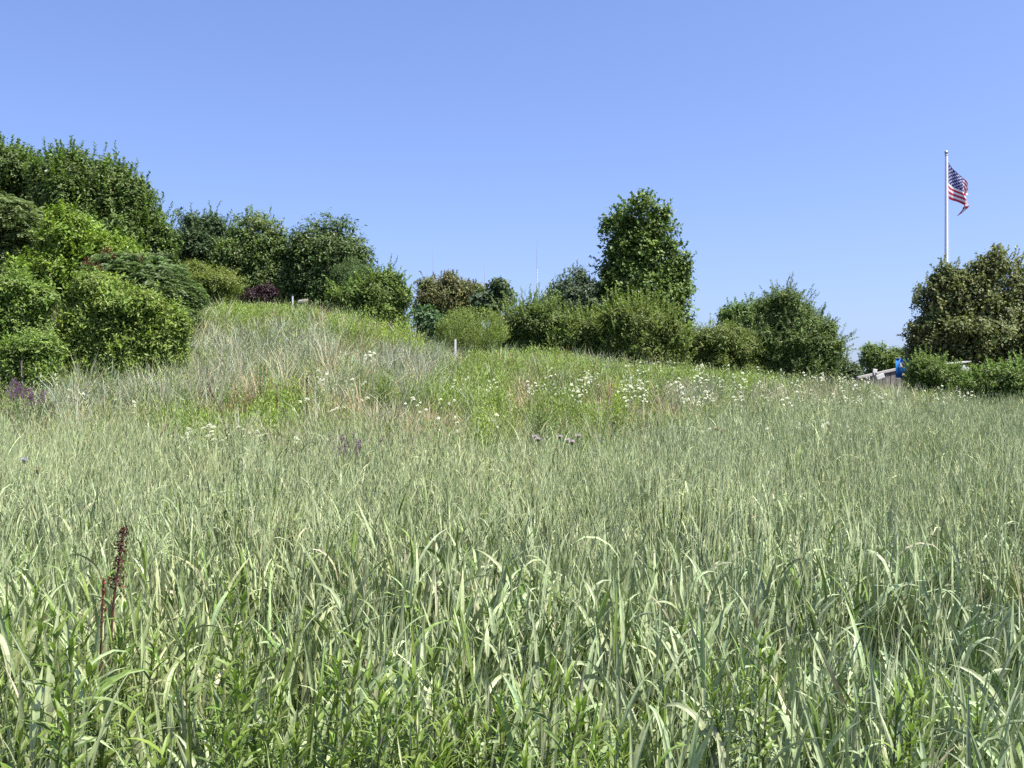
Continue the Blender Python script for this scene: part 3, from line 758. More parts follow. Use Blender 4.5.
# far belt of woods that closes the view
g = Geo()
for a in np.linspace(-0.75, 0.75, 190):
    d = 190 + 30 * rng.random(); x0 = a * d; h = (5.2 if a > 0.2 else 4.0) * (0.75 + 0.5 * noise(x0, 0, 14)); n = 210
    u = rdir(n); P = np.array([x0, d, h * 0.5]) + u * np.array([3.2, 2.5, h * 0.5])
    add_leaves(g, P, rdir(n), norm(u + [0, -0.3, 0.6] + rng.normal(0, 0.3, (n, 3))), 0.8, 0.5, hue((0.06, 0.085, 0.045), n, 0.2, 0.05))
tag(g.build('far_woods', M_LEAF), 'low far-off belt of woods along the horizon', 'woods', kind='stuff')

# ------------------------------------------------------------------ flag and flagpole
FP = at(946.3, 46)
pole = empty('flagpole', FP); tag(pole, 'tall white flagpole rising behind the right tree', 'flagpole')
zt = EYE + (CY - 155) / F * 46 - FP[2]
g = Geo(); add_tube(g, [[0, 0, 0], [0, 0, zt * 0.4], [0, 0, zt]], [0.095, 0.088, 0.06], 20); g.build('pole', M_WHITE, pole, smooth=True)
g = Geo(); add_lathe(g, [(0.001, zt - 0.02), (0.07, zt - 0.02), (0.07, zt + 0.02), (0.03, zt + 0.05), (0.001, zt + 0.05)], sides=16); g.build('truck', M_GALV, pole, smooth=True)
g = Geo(); add_lathe(g, [(0.001 + 0.085 * math.sin(t), zt + 0.12 - 0.085 * math.cos(t)) for t in np.linspace(0.0, math.pi, 12)], sides=16); g.build('finial', M_GOLD, pole, smooth=True)
g = Geo(); add_tube(g, [[0.10, -0.07, 1.2], [0.11, -0.06, zt * 0.5], [0.07, -0.04, zt]], 0.005, 5); g.build('halyard', M_WHITE, pole)
g = Geo(); add_box(g, 0.055, 0.12, -0.13, -0.09, 1.1, 1.3); g.build('cleat', M_GALV, pole)

def flag_mats():
    def cloth(name, col):
        m = leaf_mat(name, 0.75, 0.2, 0.25); p = m.node_tree.nodes['Principled BSDF']
        for l in list(m.node_tree.links):
            if l.to_node.type in ('BSDF_PRINCIPLED', 'BSDF_TRANSLUCENT') and l.to_socket.name in ('Base Color', 'Color'): m.node_tree.links.remove(l)
        p.inputs['Base Color'].default_value = col + (1,)
        m.node_tree.nodes['Translucent BSDF'].inputs['Color'].default_value = col + (1,)
        return m
    return [cloth('flag_red', (0.50, 0.03, 0.05)), cloth('flag_white', (0.80, 0.78, 0.80)), cloth('flag_blue', (0.03, 0.04, 0.16))]
def build_flag():
    d = 46.0; s = d / F
    U = np.array([0, .18, .38, .58, .78, 1.0])
    # picture path of the top and of the bottom edge, hanging in folds
    top = np.array([(948, 162, 0), (954.5, 168, .10), (962, 178, -.12), (966.5, 185, .10), (969, 189, -.05), (970.8, 193.5, 0)])
    bot = np.array([(948.4, 197, 0), (953, 201, .12), (961, 204.5, -.14), (967.5, 206.5, .12), (963, 210.5, .32), (956, 216, .38)])
    nr, nc = 13 * 9, 220
    u = np.linspace(0, 1, nc + 1); v = np.linspace(0, 1, nr + 1)
    def spl(P, t):
        out = np.empty((len(t), 3))
        for k in range(3):
            c = np.polyfit(U, P[:, k], 4); out[:, k] = np.polyval(c, t)
        return out * 0.55 + np.stack([np.interp(t, U, P[:, k]) for k in range(3)], 1) * 0.45
    A, B = spl(top, u), spl(bot, u)
    V = A[None] * (1 - v[:, None, None]) + B[None] * v[:, None, None]
    uu, vv = np.meshgrid(u, v)
    ev = np.array([0, .28, .45, .58, .74, .88, 1.0])
    ed = np.array([(970.8, 193.5, 0), (967.5, 194, .1), (964, 197, .3), (962, 200.5, .4), (967.8, 205.5, .05), (964.5, 210, .1), (956, 216, .3)])
    for k in range(3):
        e_ = np.interp(v, ev, ed[:, k]); e_ = np.convolve(np.pad(e_, 5, mode='edge'), np.ones(11) / 11, 'valid')
        V[..., k] += (e_[:, None] - V[:, -1:, k]) * uu ** 2.2
    sag = np.sin(vv * np.pi) * uu
    V[..., 0] -= 3.5 * sag * (1 - uu) ; V[..., 1] += 1.5 * sag
    V[..., 2] += 0.24 * np.sin(uu * 9 + vv * 3) * uu ** 0.5 + 0.10 * np.sin(uu * 21 - vv * 5) * uu
    V[..., 0] += 1.6 * np.sin(uu * 8 + vv * 5.5) * uu * vv; V[..., 1] += 1.3 * np.sin(uu * 13 - vv * 4) * uu
    W = np.empty_like(V)
    W[..., 0] = (V[..., 0] - CX) * s - FP[0]; W[..., 1] = V[..., 2]; W[..., 2] = EYE + (CY - V[..., 1]) * s - FP[2]
    cu = (u[:-1] + u[1:]) / 2; cv = (v[:-1] + v[1:]) / 2
    CU, CV = np.meshgrid(cu * 1.9, cv)
    mi = (np.floor(CV * 13).astype(int) % 2)
    can = (CU < 0.76) & (CV < 7 / 13); mi[can] = 2
    R = 0.0308
    for i in range(9):
        for j in range(11):
            if (i + j) % 2: continue
            dx = CU - 0.76 / 12 * (j + 1); dy = CV - 7 / 13 / 10 * (i + 1)
            a = np.arctan2(dx, -dy); rr = np.hypot(dx, dy)
            a5 = np.mod(a + math.pi / 5, 2 * math.pi / 5) - math.pi / 5
            lim = R * math.cos(math.radians(72)) / np.cos(np.abs(a5) - math.radians(72) * 1.0 + 0) if False else R * (0.382 + 0.618 * np.clip(1 - np.abs(a5) / (math.pi / 5), 0, 1) ** 1.6)
            mi[(rr < lim) & can] = 1
    g = Geo(); idx = np.arange(W.shape[0] * W.shape[1]).reshape(W.shape[:2])
    f = np.stack([idx[:-1, :-1], idx[:-1, 1:], idx[1:, 1:], idx[1:, :-1]], -1).reshape(-1, 4)
    g.add(W.reshape(-1, 3), f)
    g.m = [mi.ravel()]
    o = g.build('flag', flag_mats(), None, FP, smooth=True)
    tag(o, 'American flag with stars and stripes drooping in folds at the top of the pole', 'flag')
build_flag()

# ------------------------------------------------------------------ street lamp with banner
LP = at(909.5, 43)
lamp = empty('street_lamp', LP); tag(lamp, 'black street lamp with a dark lantern beside the right tree', 'street lamp')
ht = EYE + (CY - 345) / F * 43 - LP[2]
g = Geo(); add_tube(g, [[0, 0, 0], [0, 0, ht - 0.55]], 0.055, 12); add_lathe(g, [(0.12, 0), (0.12, 0.5), (0.07, 0.62), (0.055, 0.8)], sides=14); g.build('post', M_BLACK, lamp, smooth=True)
g = Geo(); add_lathe(g, [(0.06, ht - 0.56), (0.09, ht - 0.5), (0.12, ht - 0.46), (0.10, ht - 0.44)], sides=14); g.build('collar', M_BLACK, lamp, smooth=True)
M_LANT = plain_mat('smoked_lantern_glass', (0.16, 0.14, 0.17), 0.25, var=0.1)
g = Geo(); add_lathe(g, [(0.10, ht - 0.44), (0.17, ht - 0.18), (0.17, ht - 0.14)], sides=12); g.build('lantern', M_LANT, lamp, smooth=True)
g = Geo(); add_lathe(g, [(0.21, ht - 0.15), (0.21, ht - 0.12), (0.12, ht - 0.03), (0.03, ht), (0.001, ht + 0.06)], sides=14); g.build('lantern_cap', M_GALV, lamp, smooth=True)
zb1 = EYE + (CY - 358.5) / F * 43 - LP[2]; zb0 = EYE + (CY - 378) / F * 43 - LP[2]
for zz in (zb1 + 0.02, zb0 - 0.02):
    g = Geo(); add_tube(g, [[0, 0, zz], [-0.62, 0, zz]], 0.014, 6); g.build('banner_arm', M_BLACK, lamp)
ban = empty('banner', LP); tag(ban, 'blue banner printed with a white daisy, hanging on the street lamp', 'banner')
g = Geo(); nb = 14
for i in range(nb):
    x0, x1 = -0.60 + 0.54 * i / nb, -0.60 + 0.54 * (i + 1) / nb
    y0, y1 = 0.02 * math.sin(i * 0.7), 0.02 * math.sin((i + 1) * 0.7)
    g.add([[x0, y0, zb0], [x1, y1, zb0], [x1, y1, zb1], [x0, y0, zb1]], [[0, 1, 2, 3]])
me_b = g.build('banner_cloth', M_BANNER, ban, smooth=True)
so = me_b.modifiers.new('thick', 'SOLIDIFY'); so.thickness = 0.006
def daisy(cx, cz, r, par):
    g = Geo()
    for k in range(10):
        a = k * 2 * math.pi / 10
        D = np.array([[math.cos(a), 0, math.sin(a)]]); add_leaves(g, np.array([[cx, -0.034, cz]]) + D * r * 0.25, D, np.array([[0, -1.0, 0]]), r * 0.78, r * 0.44, (0.8, 0.8, 0.75), 0)
    g.build('printed_petals', M_WHITE, par)
    g = Geo(); a = np.linspace(0, 2 * np.pi, 13)[:-1]
    ring = [[cx + r * 0.30 * math.cos(t), -0.040, cz + r * 0.30 * math.sin(t)] for t in a]
    g.add(ring + [[cx, -0.040, cz]], [[i, (i + 1) % 12, 12, 12] for i in range(12)][:0] + [[i, i + 1, (i + 2) % 12, 12] for i in range(0, 12, 2)])
    return g
daisy(-0.30, zb1 - 0.27, 0.15, ban).build('printed_centre', M_BLACK, ban)
daisy(-0.24, zb0 + 0.13, 0.10, ban).build('printed_centre', M_YEL, ban)

# ------------------------------------------------------------------ small structures beyond the field
def at_row(px, row, d):
    return np.array([(px - CX) / F * d, d, EYE + (CY - row) / F * d])
# sloping grey ramp wall with pale rail
s = 44 / F
b = at(884, 44); w = empty('ramp_wall', b); tag(w, 'low weathered grey wall with a pale sloping rail beside the blue banner', 'wall')
a0, a1 = at_row(858, 376.5, 44) - b, at_row(902, 367, 44) - b
g = Geo(); nseg = 8
for i in range(nseg):
    f0, f1 = i / nseg, (i + 1) / nseg - 0.015
    p0 = a0 + (a1 - a0) * f0; p1 = a0 + (a1 - a0) * f1
    for t0, t1 in ((-0.10, 0.0),):
        v = [[p0[0], 0, 0], [p1[0], 0, 0], [p1[0], 0, p1[2] - 0.12], [p0[0], 0, p0[2] - 0.12], [p0[0], 0.12, 0], [p1[0], 0.12, 0], [p1[0], 0.12, p1[2] - 0.12], [p0[0], 0.12, p0[2] - 0.12]]
        g.add(v, [[0, 1, 2, 3], [5, 4, 7, 6], [3, 2, 6, 7], [1, 5, 6, 2], [4, 0, 3, 7]])
g.build('boarding', M_GREY, w)
g = Geo(); v = []
for yy in (-0.05, 0.16):
    for p, dz in ((a0, -0.10), (a1, -0.10), (a1, 0.0), (a0, 0.0)): v.append([p[0], yy, p[2] + dz])
g.add(v, [[0, 1, 2, 3], [5, 4, 7, 6], [3, 2, 6, 7], [0, 4, 5, 1], [1, 5, 6, 2], [4, 0, 3, 7]]); g.build('rail', M_CONC, w)
# white things by the wall: a tilted board and a box
def board(px, row, d, wd, hh_, name, label, tilt=0.0, mat=M_WHITE):
    b = at(px, d); o = empty(name, b); tag(o, label, 'sign')
    zc = EYE + (CY - row) / F * d - b[2]
    c, s_ = math.cos(tilt), math.sin(tilt)
    M = np.array([[c, 0, -s_], [0, 1, 0], [s_, 0, c]])
    g = Geo(); add_box(g, -wd / 2, wd / 2, -0.02, 0.02, -hh_ / 2, hh_ / 2, M=M); o1 = g.build('board', mat, o, (0, 0, zc))
    bv = o1.modifiers.new('bevel', 'BEVEL'); bv.width = 0.01
    g = Geo()
    for sx in (-0.35, 0.35): add_box(g, sx * wd - 0.025, sx * wd + 0.025, 0.025, 0.07, 0, zc)
    g.build('post', M_GREY, o)
board(880.5, 376.5, 42.5, 0.34, 0.2, 'sign_board', 'tilted white board leaning below the sloping rail', 0.35)
board(875, 371, 42.8, 0.18, 0.16, 'small_sign', 'small white sign above the sloping rail', -0.1)
b = at(946, 40); o = empty('globe_lamp', b); tag(o, 'white globe lamp showing under the right tree', 'lamp')
zc = EYE + (CY - 350) / F * 40 - b[2]
g = Geo(); add_tube(g, [[0, 0, 0], [0, 0, zc - 0.14]], 0.04, 10); g.build('post', M_BLACK, o, smooth=True)
g = Geo(); add_lathe(g, [(0.001 + 0.12 * math.sin(t), zc - 0.15 * math.cos(t)) for t in np.linspace(0, math.pi, 12)], sides=14); g.build('globe', M_WHITE, o, smooth=True)
b = at(959, 35); o = empty('picnic_table', b); tag(o, 'weathered picnic table half hidden under the right tree', 'picnic table')
zc = EYE + (CY - 362) / F * 35 - b[2]
g = Geo()
for k in range(5): add_box(g, -0.55, 0.25, -0.4 + k * 0.16, -0.26 + k * 0.16, zc - 0.04, zc, M=np.array([[1, 0, 0], [0, 1, 0], [0.12, 0, 1]]))
g.build('table_top', M_CONC, o)
for sx in (-0.45, 0.15):
    g = Geo(); add_box(g, sx - 0.04, sx + 0.04, -0.3, -0.22, 0, zc - 0.1); add_box(g, sx - 0.04, sx + 0.04, 0.22, 0.3, 0, zc - 0.1); add_box(g, sx - 0.03, sx + 0.03, -0.65, 0.65, zc * 0.6, zc * 0.6 + 0.08); g.build('leg', M_GREY, o)
for sy in (-0.72, 0.62):
    g = Geo(); add_box(g, -0.55, 0.3, sy, sy + 0.22, zc * 0.6 + 0.085, zc * 0.6 + 0.12); g.build('bench', M_CONC, o)
board(966, 370, 33, 0.3, 0.22, 'sign_board', 'white board beside the picnic table under the right tree', -0.5)
# plaque and thin post at the hilltop
b = at(303, 30); o = empty('plaque_stand', b); tag(o, 'small pale plaque on a short post under the round dark tree', 'plaque')
zc = EYE + (CY - 301) / F * 30 - b[2]
g = Geo(); add_box(g, -0.05, 0.05, -0.03, 0.03, 0, zc - 0.02); g.build('post', M_GREY, o)
g = Geo(); add_box(g, -0.14, 0.13, -0.12, 0.12, zc - 0.02, zc + 0.03, M=np.array([[1, 0, 0], [0, 1, 0], [0.10, 0.25, 1]])); g.build('plaque', M_GREY, o)
b = at(292.5, 30); o = empty('marker_post', b); tag(o, 'thin pale post left of the small plaque at the hilltop', 'post')
zc = EYE + (CY - 295) / F * 30 - b[2]
g = Geo(); add_tube(g, [[0, 0, 0], [0, 0, zc - 0.03]], 0.028, 10); g.build('shaft', M_MAST, o)
g = Geo(); add_lathe(g, [(0.028, zc - 0.03), (0.034, zc - 0.03), (0.034, zc), (0.001, zc + 0.02)], sides=10); g.build('cap', M_BLACK, o)
b = at(455.5, 23.2); o = empty('marker_stake', b); tag(o, 'short white stake at the foot of the round light bush', 'stake')
dz = EYE + (CY - 338.5) / F * b[1] - b[2]
g = Geo(); add_box(g, -0.022, 0.022, -0.018, 0.018, 0, dz - 0.02); g.build('shaft', M_STAKE, o)
g = Geo(); v = [[-.022, -.018, dz - .02], [.022, -.018, dz - .02], [.022, .018, dz - .02], [-.022, .018, dz - .02], [0, -.018, dz + .02], [0, .018, dz + .02]]
g.add(v, [[0, 1, 4, 4][:4], [2, 3, 5, 5][:4]] if False else [[1, 2, 5, 4], [3, 0, 4, 5]]); g.build('pointed_top', M_STAKE, o)

# far masts
def mast(px, top, d, label, two=False):
    b = np.array([(px - CX) / F * d, d, 0.0]); o = empty('radio_mast', b); tag(o, label, 'mast')
    H = EYE + (CY - top) / F * d; r = 0.0004 * d
    def lattice(z0, z1, r, mat, name, n):
        g = Geo(); c = [(math.cos(a) * r, math.sin(a) * r) for a in (0.3, 2.4, 4.5)]
        for (x_, y_) in c: add_tube(g, [[x_, y_, z0], [x_, y_, z1]], r * 0.28, 4)
        for i in range(n):
            za, zb = z0 + (z1 - z0) * i / n, z0 + (z1 - z0) * (i + 1) / n
            for k in range(3):
                p, q = c[k], c[(k + 1) % 3]; add_tube(g, [[p[0], p[1], za], [q[0], q[1], zb]], r * 0.18, 3)
        g.build(name, mat, o)
    if two:
        zm = EYE + (CY - 269) / F * d
        lattice(0, zm, r * 1.5, M_MASTW, 'lower_tower', 40); lattice(zm, H, r * 0.8, M_MASTRED, 'upper_tower', 20)
    else:
        lattice(0, H, r * 0.75, M_MASTRED, 'tower', 50)
    g = Geo(); add_tube(g, [[0, 0, H], [0, 0, H + 0.01 * d]], r * 0.3, 4); g.build('antenna', M_MASTRED, o)
mast(537, 250, 900, 'tallest far radio mast, white below, above the centre hedge', True)
mast(433, 258, 1100, 'far thin radio mast above the brown-tinged tree')
mast(484.5, 274, 1200, 'lowest far thin mast left of the sparse young tree')

# ------------------------------------------------------------------ flowers
def wild_carrot(seed):
    """one white umbel on a thin leafy stalk, top at 1 m"""
    r_ = np.random.default_rng(seed)
    g = Geo(); n = 34
    heads = [(0.0, 0.0, 0.98, 1.0)] + [(r_.normal(0, 0.10), r_.normal(0, 0.10), 0.80 + 0.16 * r_.random(), 0.45 + 0.5 * r_.random()) for _ in range(2 + seed % 3)]
    for (hx, hy, hz, hs) in heads:
        R = (0.042 + 0.014 * r_.random()) * hs; ti = 0.05 + 0.25 * r_.random(); ct, st = math.cos(ti), math.sin(ti)
        add_tube(g, [[0, 0, 0], [0, 0.0, 0.5], [hx * 0.6, hy * 0.6, hz * 0.8], [hx, hy, hz - 0.03]], [0.004, 0.003, 0.002, 0.0015], 4, (0.17, 0.22, 0.08))
        n = int(30 * hs) + 4
        for k in range(n):
            q = math.sqrt((k + 0.5) / n); a = k * 2.4
            u, v, w = math.cos(a) * q * R, math.sin(a) * q * R, 0.024 * hs * (1 - q * q) + 0.003 * r_.normal()
            c = np.array([hx + u, hy + v * ct, hz + w + v * st])
            if k % 3 == 0: add_tube(g, [[hx, hy, hz - 0.03], c], 0.0009, 3, (0.2, 0.25, 0.1))
            for j in range(3):
                t = a + j * 2.1
                add_leaves(g, c[None] - np.array([[math.cos(t) * 0.007, math.sin(t) * 0.007, 0]]), np.array([[math.cos(t), math.sin(t) * ct, 0.05 + math.sin(t) * st]]), np.array([[0, -st, ct]]), 0.016, 0.014, (0.80, 0.80, 0.70), 0.1, 1)
    for k in range(5):
        z = 0.1 + 0.15 * k; a = k * 2.2; n2 = 7; f = np.linspace(0.2, 1, n2)
        P = np.stack([math.cos(a) * 0.12 * f, math.sin(a) * 0.12 * f, z + 0.06 * f], 1)
        for sg in (-1, 1):
            D = np.tile([-math.sin(a) * sg + math.cos(a), math.cos(a) * sg + math.sin(a), 0.1], (n2, 1))
            add_leaves(g, P, D, np.tile([0, 0, 1.0], (n2, 1)), 0.05 * (1.2 - f), 0.012, (0.12, 0.18, 0.05), 0.1)
    return g.mesh('white_wildflower', [M_FORB, M_PETAL])
carrots = [wild_carrot(s) for s in range(6)]
FL = [  # count, px range, row range, label, group
    (150, (622, 862), (358, 392), 'white flat-topped wildflower in the dense drift below the hedge on the right', 'white flowers below the right hedge'),
    (48, (858, 985), (376, 400), 'white flat-topped wildflower in the band below the sloping rail and blue banner', 'white flowers below the banner'),
    (26, (528, 602), (366, 392), 'white flat-topped wildflower in the loose cluster left of the tall tree foot', 'white flowers near the slope centre'),
    (10, (318, 374), (348, 384), 'white flat-topped wildflower on the open slope below the bright green clumps', 'white flowers high on the slope'),
    (11, (436, 522), (376, 418), 'white flat-topped wildflower in the green patch at the centre of the slope', 'white flowers in the central green patch'),
    (10, (180, 302), (424, 440), 'white flat-topped wildflower at the edge of the tall grass near the left', 'white flowers at the left field edge'),
    (7, (798, 856), (417, 430), 'white flat-topped wildflower standing out of the tall grass on the right', 'white flowers in the right grass'),
    (4, (38, 76), (374, 391), 'white flat-topped wildflower beside the purple flowers at the left edge', 'white flowers by the purple ones'),
    (6, (300, 430), (395, 432), 'white flat-topped wildflower in the straw coloured grass at the slope foot', 'white flowers at the slope foot'),
    (4, (690, 760), (405, 440), 'white flat-topped wildflower on the grassy mound right of centre', 'white flowers on the mound'),
    (3, (90, 170), (392, 408), 'white flat-topped wildflower below the sumac thicket', 'white flowers below the sumac'),
]
for (n, (a0, a1), (b0, b1), lb, gr) in FL:
    for i in range(n):
        px = a0 + (a1 - a0) * random.random(); f = random.random(); row = b0 + (b1 - b0) * f
        if n > 100:                                     # the drift follows the ground down to the right
            top_ = np.interp(px, [622, 700, 780, 862], [357, 362, 368, 376]); row = top_ + (400 - top_) * f ** 1.3
        h = 0.80 + 0.25 * random.random()
        p = hit(px, row, h, 9, 34)
        if p[1] > 33: continue
        big = 0.56 if n <= 15 else 0.52
        o = link('white_wildflower', carrots[random.randrange(6)], None, p)
        o.scale = (big * (0.55 + 0.85 * random.random()),) * 2 + (h,)
        o.rotation_euler = (random.gauss(0, 0.05), random.gauss(0, 0.05), random.gauss(0, 0.8))
        if n > 100:
            nb = 'tall tree and its front bush' if px < 695 else ('low olive bush' if px < 765 else 'feathery spreading tree')
            tag(o, 'white flat-topped wildflower in the dense drift below the ' + nb, 'wildflower', 'white flowers below the ' + nb)
        else: tag(o, lb, 'wildflower', gr)

def spike_flower(col, n=60, h=1.0, z0=0.55, seed=1, r=0.02, leafcol=(0.12, 0.18, 0.05), ss=0.022):
    r_ = np.random.default_rng(seed); g = Geo()
    add_tube(g, [[0, 0, 0], [0.01, 0.02, h * 0.5], [0, 0, h]], [0.005, 0.004, 0.002], 4, leafcol)
    q = r_.random(n); a = r_.random(n) * 6.28
    P = np.stack([np.cos(a) * r * (1.1 - q), np.sin(a) * r * (1.1 - q), z0 + (h - z0) * q], 1)
    add_leaves(g, P, np.stack([np.cos(a), np.sin(a), np.full(n, 0.5)], 1), norm(r_.normal(0, 1, (n, 3))), ss, ss * 0.7, hue(col, n, 0.2, 0.08), 0.2, 1)
    n = 16; q = r_.random(n); a = r_.random(n) * 6.28
    P = np.stack([np.zeros(n), np.zeros(n), z0 * q], 1)
    add_leaves(g, P, np.stack([np.cos(a), np.sin(a), np.full(n, 0.6)], 1), np.tile([0, 0, 1.0], (n, 1)), 0.09, 0.02, hue(leafcol, n, 0.2, 0.05), 0.2)
    return g.mesh('flower_spike', [M_FORB, M_PETAL])
loose = [spike_flower((0.18, 0.10, 0.18), seed=s, n=45, z0=0.8, r=0.03, ss=0.026) for s in range(4)]
for i in range(26):
    px = (8 + 16 * random.random()) if i < 16 else (24 + 20 * random.random()); row = random.uniform(377, 388) if i < 16 else random.uniform(386, 392)
    p = hit(px, row, 0.95, 8, 20); o = link('purple_wildflower', loose[i % 4], None, p); o.scale = (0.9, 0.9, 0.85 + 0.1 * random.random()); o.rotation_euler = (random.gauss(0, .08), random.gauss(0, .08), random.random() * 6)
    tag(o, 'purple spiked wildflower in the patch at the left edge below the sumac', 'wildflower', 'purple flowers at the left edge')
for i in range(9):
    px = random.uniform(343, 372); row = random.uniform(430, 440)
    p = hit(px, row, 1.0, 7, 14); o = link('purple_wildflower', loose[i % 4], None, p); o.scale = (0.8, 0.8, 1.0); o.rotation_euler = (random.gauss(0, .1), random.gauss(0, .1), random.random() * 6)
    tag(o, 'faint purple wildflower just inside the tall grass left of centre', 'wildflower', 'purple flowers in the tall grass')

def knapweed(col, seed=0, R=0.026):
    r_ = np.random.default_rng(seed); g = Geo()
    add_tube(g, [[0, 0, 0], [0.02, 0.0, 0.5], [0, 0, 0.97]], [0.004, 0.003, 0.002], 4, (0.16, 0.2, 0.09))
    add_lathe(g, [(0.001, 0.95), (0.010, 0.96), (0.010, 0.975), (0.001, 0.985)], sides=8, col=(0.12, 0.12, 0.06))
    for k in range(46):
        a = k * 2.4; el = 0.15 + 1.2 * (k / 46)
        D = np.array([[math.cos(a) * math.cos(el), math.sin(a) * math.cos(el), math.sin(el)]])
        add_leaves(g, np.array([[0, 0, 0.975]]), D, norm(r_.normal(0, 1, (1, 3))), R * (0.8 + 0.4 * r_.random()), 0.007, hue(col, 1, 0.1, 0.05), 0.1, 1)
    return g.mesh('round_wildflower', [M_FORB, M_PETAL])
kn = knapweed((0.60, 0.50, 0.60)); ky = knapweed((0.38, 0.35, 0.20), 3); kb = knapweed((0.48, 0.47, 0.62), 4); kt = knapweed((0.34, 0.28, 0.19), 5)
for (px, row, me, lb, gr, sc_) in [
    (538, 437, kn, 'pale pink round wildflower below the dark-based weed clump', 'pale pink flowers', 1.5), (560, 435, kn, 'pale pink round wildflower below the dark-based weed clump', 'pale pink flowers', 1.5),
    (568, 438, kn, 'pale pink round wildflower below the dark-based weed clump', 'pale pink flowers', 1.5), (572, 440, kn, 'pale pink round wildflower below the dark-based weed clump', 'pale pink flowers', 1.5),
    (578, 434, kn, 'pale pink round wildflower below the dark-based weed clump', 'pale pink flowers', 1.5), (535, 435, kn, 'pale pink round wildflower below the dark-based weed clump', 'pale pink flowers', 1.3),
    (24, 457, kb, 'lone pale blue round flower in the tall grass at the left', None, 1.15), (38, 467, ky, 'lone dull yellow flower head in the tall grass at the left', None, 1.15),
    (717, 427, kt, 'tan seed head standing over the grassy mound', 'tan seed heads', 2.0), (722, 429, kt, 'tan seed head standing over the grassy mound', 'tan seed heads', 1.8), (557, 447, ky, 'dull yellow seed head under the pale pink flowers', None, 1.5)]:
    p = hit(px, row, 1.08, 4, 16); o = link('round_wildflower', me, None, p); o.scale = (sc_, sc_, 1.08); tag(o, lb, 'wildflower', gr)

def dock(px, row_top, row_base_h, d, label, lean=0.0, n=260, h=1.05, col=(0.10, 0.028, 0.02), rag=0.03, name='dock_stalk', r=0.012):
    b = at(px, d); o = empty(name, b); tag(o, label, 'dry stalk')
    z1 = EYE + (CY - row_top) / F * d - b[2]
    g = Geo(); pts = [[0, 0, 0], [lean * 0.2, 0, z1 * 0.4], [lean * 0.6, 0, z1 * 0.8], [lean, 0, z1]]
    add_tube(g, pts, [0.006, 0.005, 0.004, 0.003], 6, (0.14, 0.06, 0.04)); g.build('stem', M_FORB, o)
    g = Geo(); q = row_base_h + (1 - row_base_h) * rng.random(n); q = np.round(q * 22) / 22 + rng.normal(0, 0.010, n); q = np.minimum(q, 1)
    pz = np.array([p[2] for p in pts]); pxx = np.array([p[0] for p in pts])
    z = q * z1; x = np.interp(z, pz, pxx); P = np.stack([x, np.zeros(n), z], 1) + rng.normal(0, r, (n, 3)) * (1.4 - q[:, None])
    add_leaves(g, P, rdir(n), rdir(n), rag, rag * 0.8, hue(col, n, 0.35, 0.12), 0.3); g.build('seed_head', M_PETAL, o)
    return o
dock(99, 530, 0.84, 3.1, 'dark red-brown dock stalk leaning in the near grass at the left', lean=0.075, n=210, rag=0.011, col=(0.11, 0.052, 0.036), r=0.019)
dock(97, 578, 0.88, 3.05, 'shorter red dock stalk beside the leaning one in the near grass', lean=0.02, n=40, rag=0.011, col=(0.20, 0.06, 0.045), r=0.01)
dock(240, 384, 0.30, 11.5, 'thin dark stalk leaning left over the rust coloured patch', lean=-0.38, n=120, rag=0.022, col=(0.09, 0.06, 0.05), r=0.008)
dock(307, 375, 0.55, 14.5, 'upright dark brown seed spike on the open slope', n=90, rag=0.022, r=0.009, col=(0.13, 0.06, 0.04))
dock(277, 385, 0.3, 14.5, 'brown seed spike in the green tuft left of centre', n=80, rag=0.022, r=0.010, col=(0.14, 0.08, 0.04))

# dark leafy upright weeds among the white flowers
def thin_weed(px, row, d, wpx, label):
    b = at(px, d); o = empty('upright_weed', b); tag(o, label, 'weed')
    h = EYE + (CY - row) / F * d - b[2]; g = Geo(); m = 7
    xx = rng.normal(0, wpx * d / F * 0.4, m); yy = rng.normal(0, 0.1, m)
    add_forbs(g, xx, yy, h * (0.8 + 0.2 * rng.random(m)), 34, 0.08, 0.024, (0.085, 0.14, 0.035), z=np.zeros(m), lean=0.05)
    g.build('leaves', M_FORB, o)
thin_weed(636, 359, 17.5, 10, 'dark upright leafy weed below the tall tree among white flowers')
thin_weed(302, 318, 24, 8, 'narrow dark green weed on the upper slope')
thin_weed(262, 368, 17, 8, 'narrow green weed above the rust coloured patch')

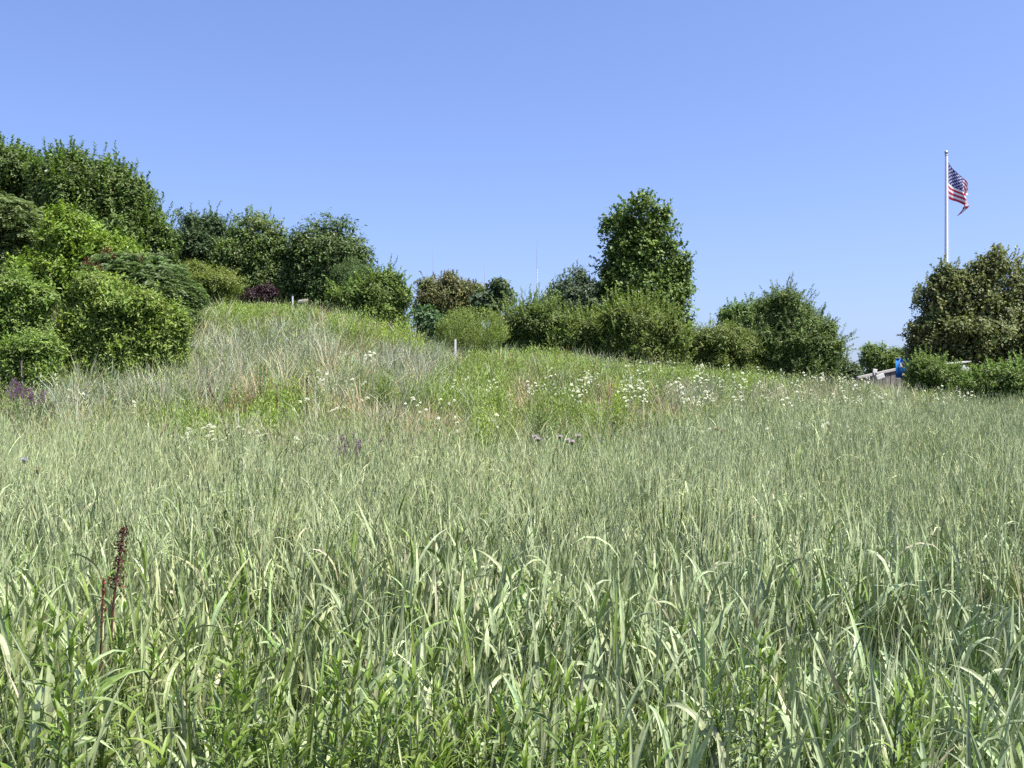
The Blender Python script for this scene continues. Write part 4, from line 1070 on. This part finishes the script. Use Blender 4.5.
# leafy weeds at the bottom of the view
def leafy_weed(seed, h):
    global rng
    keep = rng; rng = np.random.default_rng(seed); g = Geo()
    m = 2 + seed % 2; xx = rng.normal(0, 0.03, m); yy = rng.normal(0, 0.03, m)
    n = m; th = np.abs(rng.normal(0, 0.14, n)); az = rng.random(n) * 6.28
    d = np.stack([np.cos(az) * np.sin(th), np.sin(az) * np.sin(th), np.cos(th)], 1); base = np.stack([xx, yy, np.zeros(n)], 1); H = h * (0.85 + 0.2 * rng.random(n))
    for i in range(n): add_tube(g, np.array([base[i], base[i] + d[i] * H[i] * 0.5, base[i] + d[i] * H[i]]), [0.004, 0.003, 0.0015], 5, (0.14, 0.17, 0.06))
    K = 80; kk = np.repeat(np.arange(K), n); ii = np.tile(np.arange(n), K); N = len(kk)
    f = 0.15 + 0.86 * (kk + rng.random(N) * 0.6) / K
    P = base[ii] + d[ii] * (H[ii] * np.minimum(f, 1))[:, None]
    a = kk * 2.4 + rng.normal(0, 0.3, N); el = 0.15 + 1.0 * f ** 3 + rng.normal(0, 0.15, N)
    L = (0.064 - 0.024 * f ** 2) * np.exp(rng.normal(0, 0.15, N)); W = L * 0.17
    cc = hue((0.115, 0.175, 0.034), N, 0.16, 0.05) * (1 + 0.45 * np.clip(f - 0.85, 0, 1)[:, None] * 5 * np.array([1.1, 1.0, 0.4]))
    add_blades(g, P, a, math.pi / 2 - el, 0.5 + 0.5 * rng.random(N), L, W, 4, np.clip(cc, 0, 0.8), rng.normal(0, 0.25, N), 0.3)
    me = g.mesh('leafy_weed', M_FORB); rng = keep
    return me
weeds = [leafy_weed(s, 0.72 + 0.05 * (s % 4)) for s in range(6)]
spots = []
for i in range(115):
    r = random.random()
    if r < 0.62: px = random.gauss(440, 130); d = random.uniform(1.75, 2.65); hs = 1.0
    elif r < 0.85: px = random.gauss(60, 110); d = random.uniform(1.8, 2.9); hs = 1.08
    else: px = random.uniform(700, 1060); d = random.uniform(1.9, 2.6); hs = 1.0
    if -60 < px < 1090: spots.append((px, d, hs))
for (px, d, hs) in spots:
    p = at(px, d); o = link('leafy_weed', weeds[random.randrange(6)], None, p)
    o.rotation_euler = (random.gauss(0, 0.08), random.gauss(0, 0.08), random.random() * 6.28)
    q = hs * random.uniform(0.85, 1.25); o.scale = (q, q, q)
    z = 'at the bottom left corner' if px < 230 else ('at the bottom right' if px > 660 else 'at the bottom centre')
    tag(o, 'yellow-green weed with whorls of narrow leaves among the grass ' + z, 'weed', 'leafy weeds ' + z)
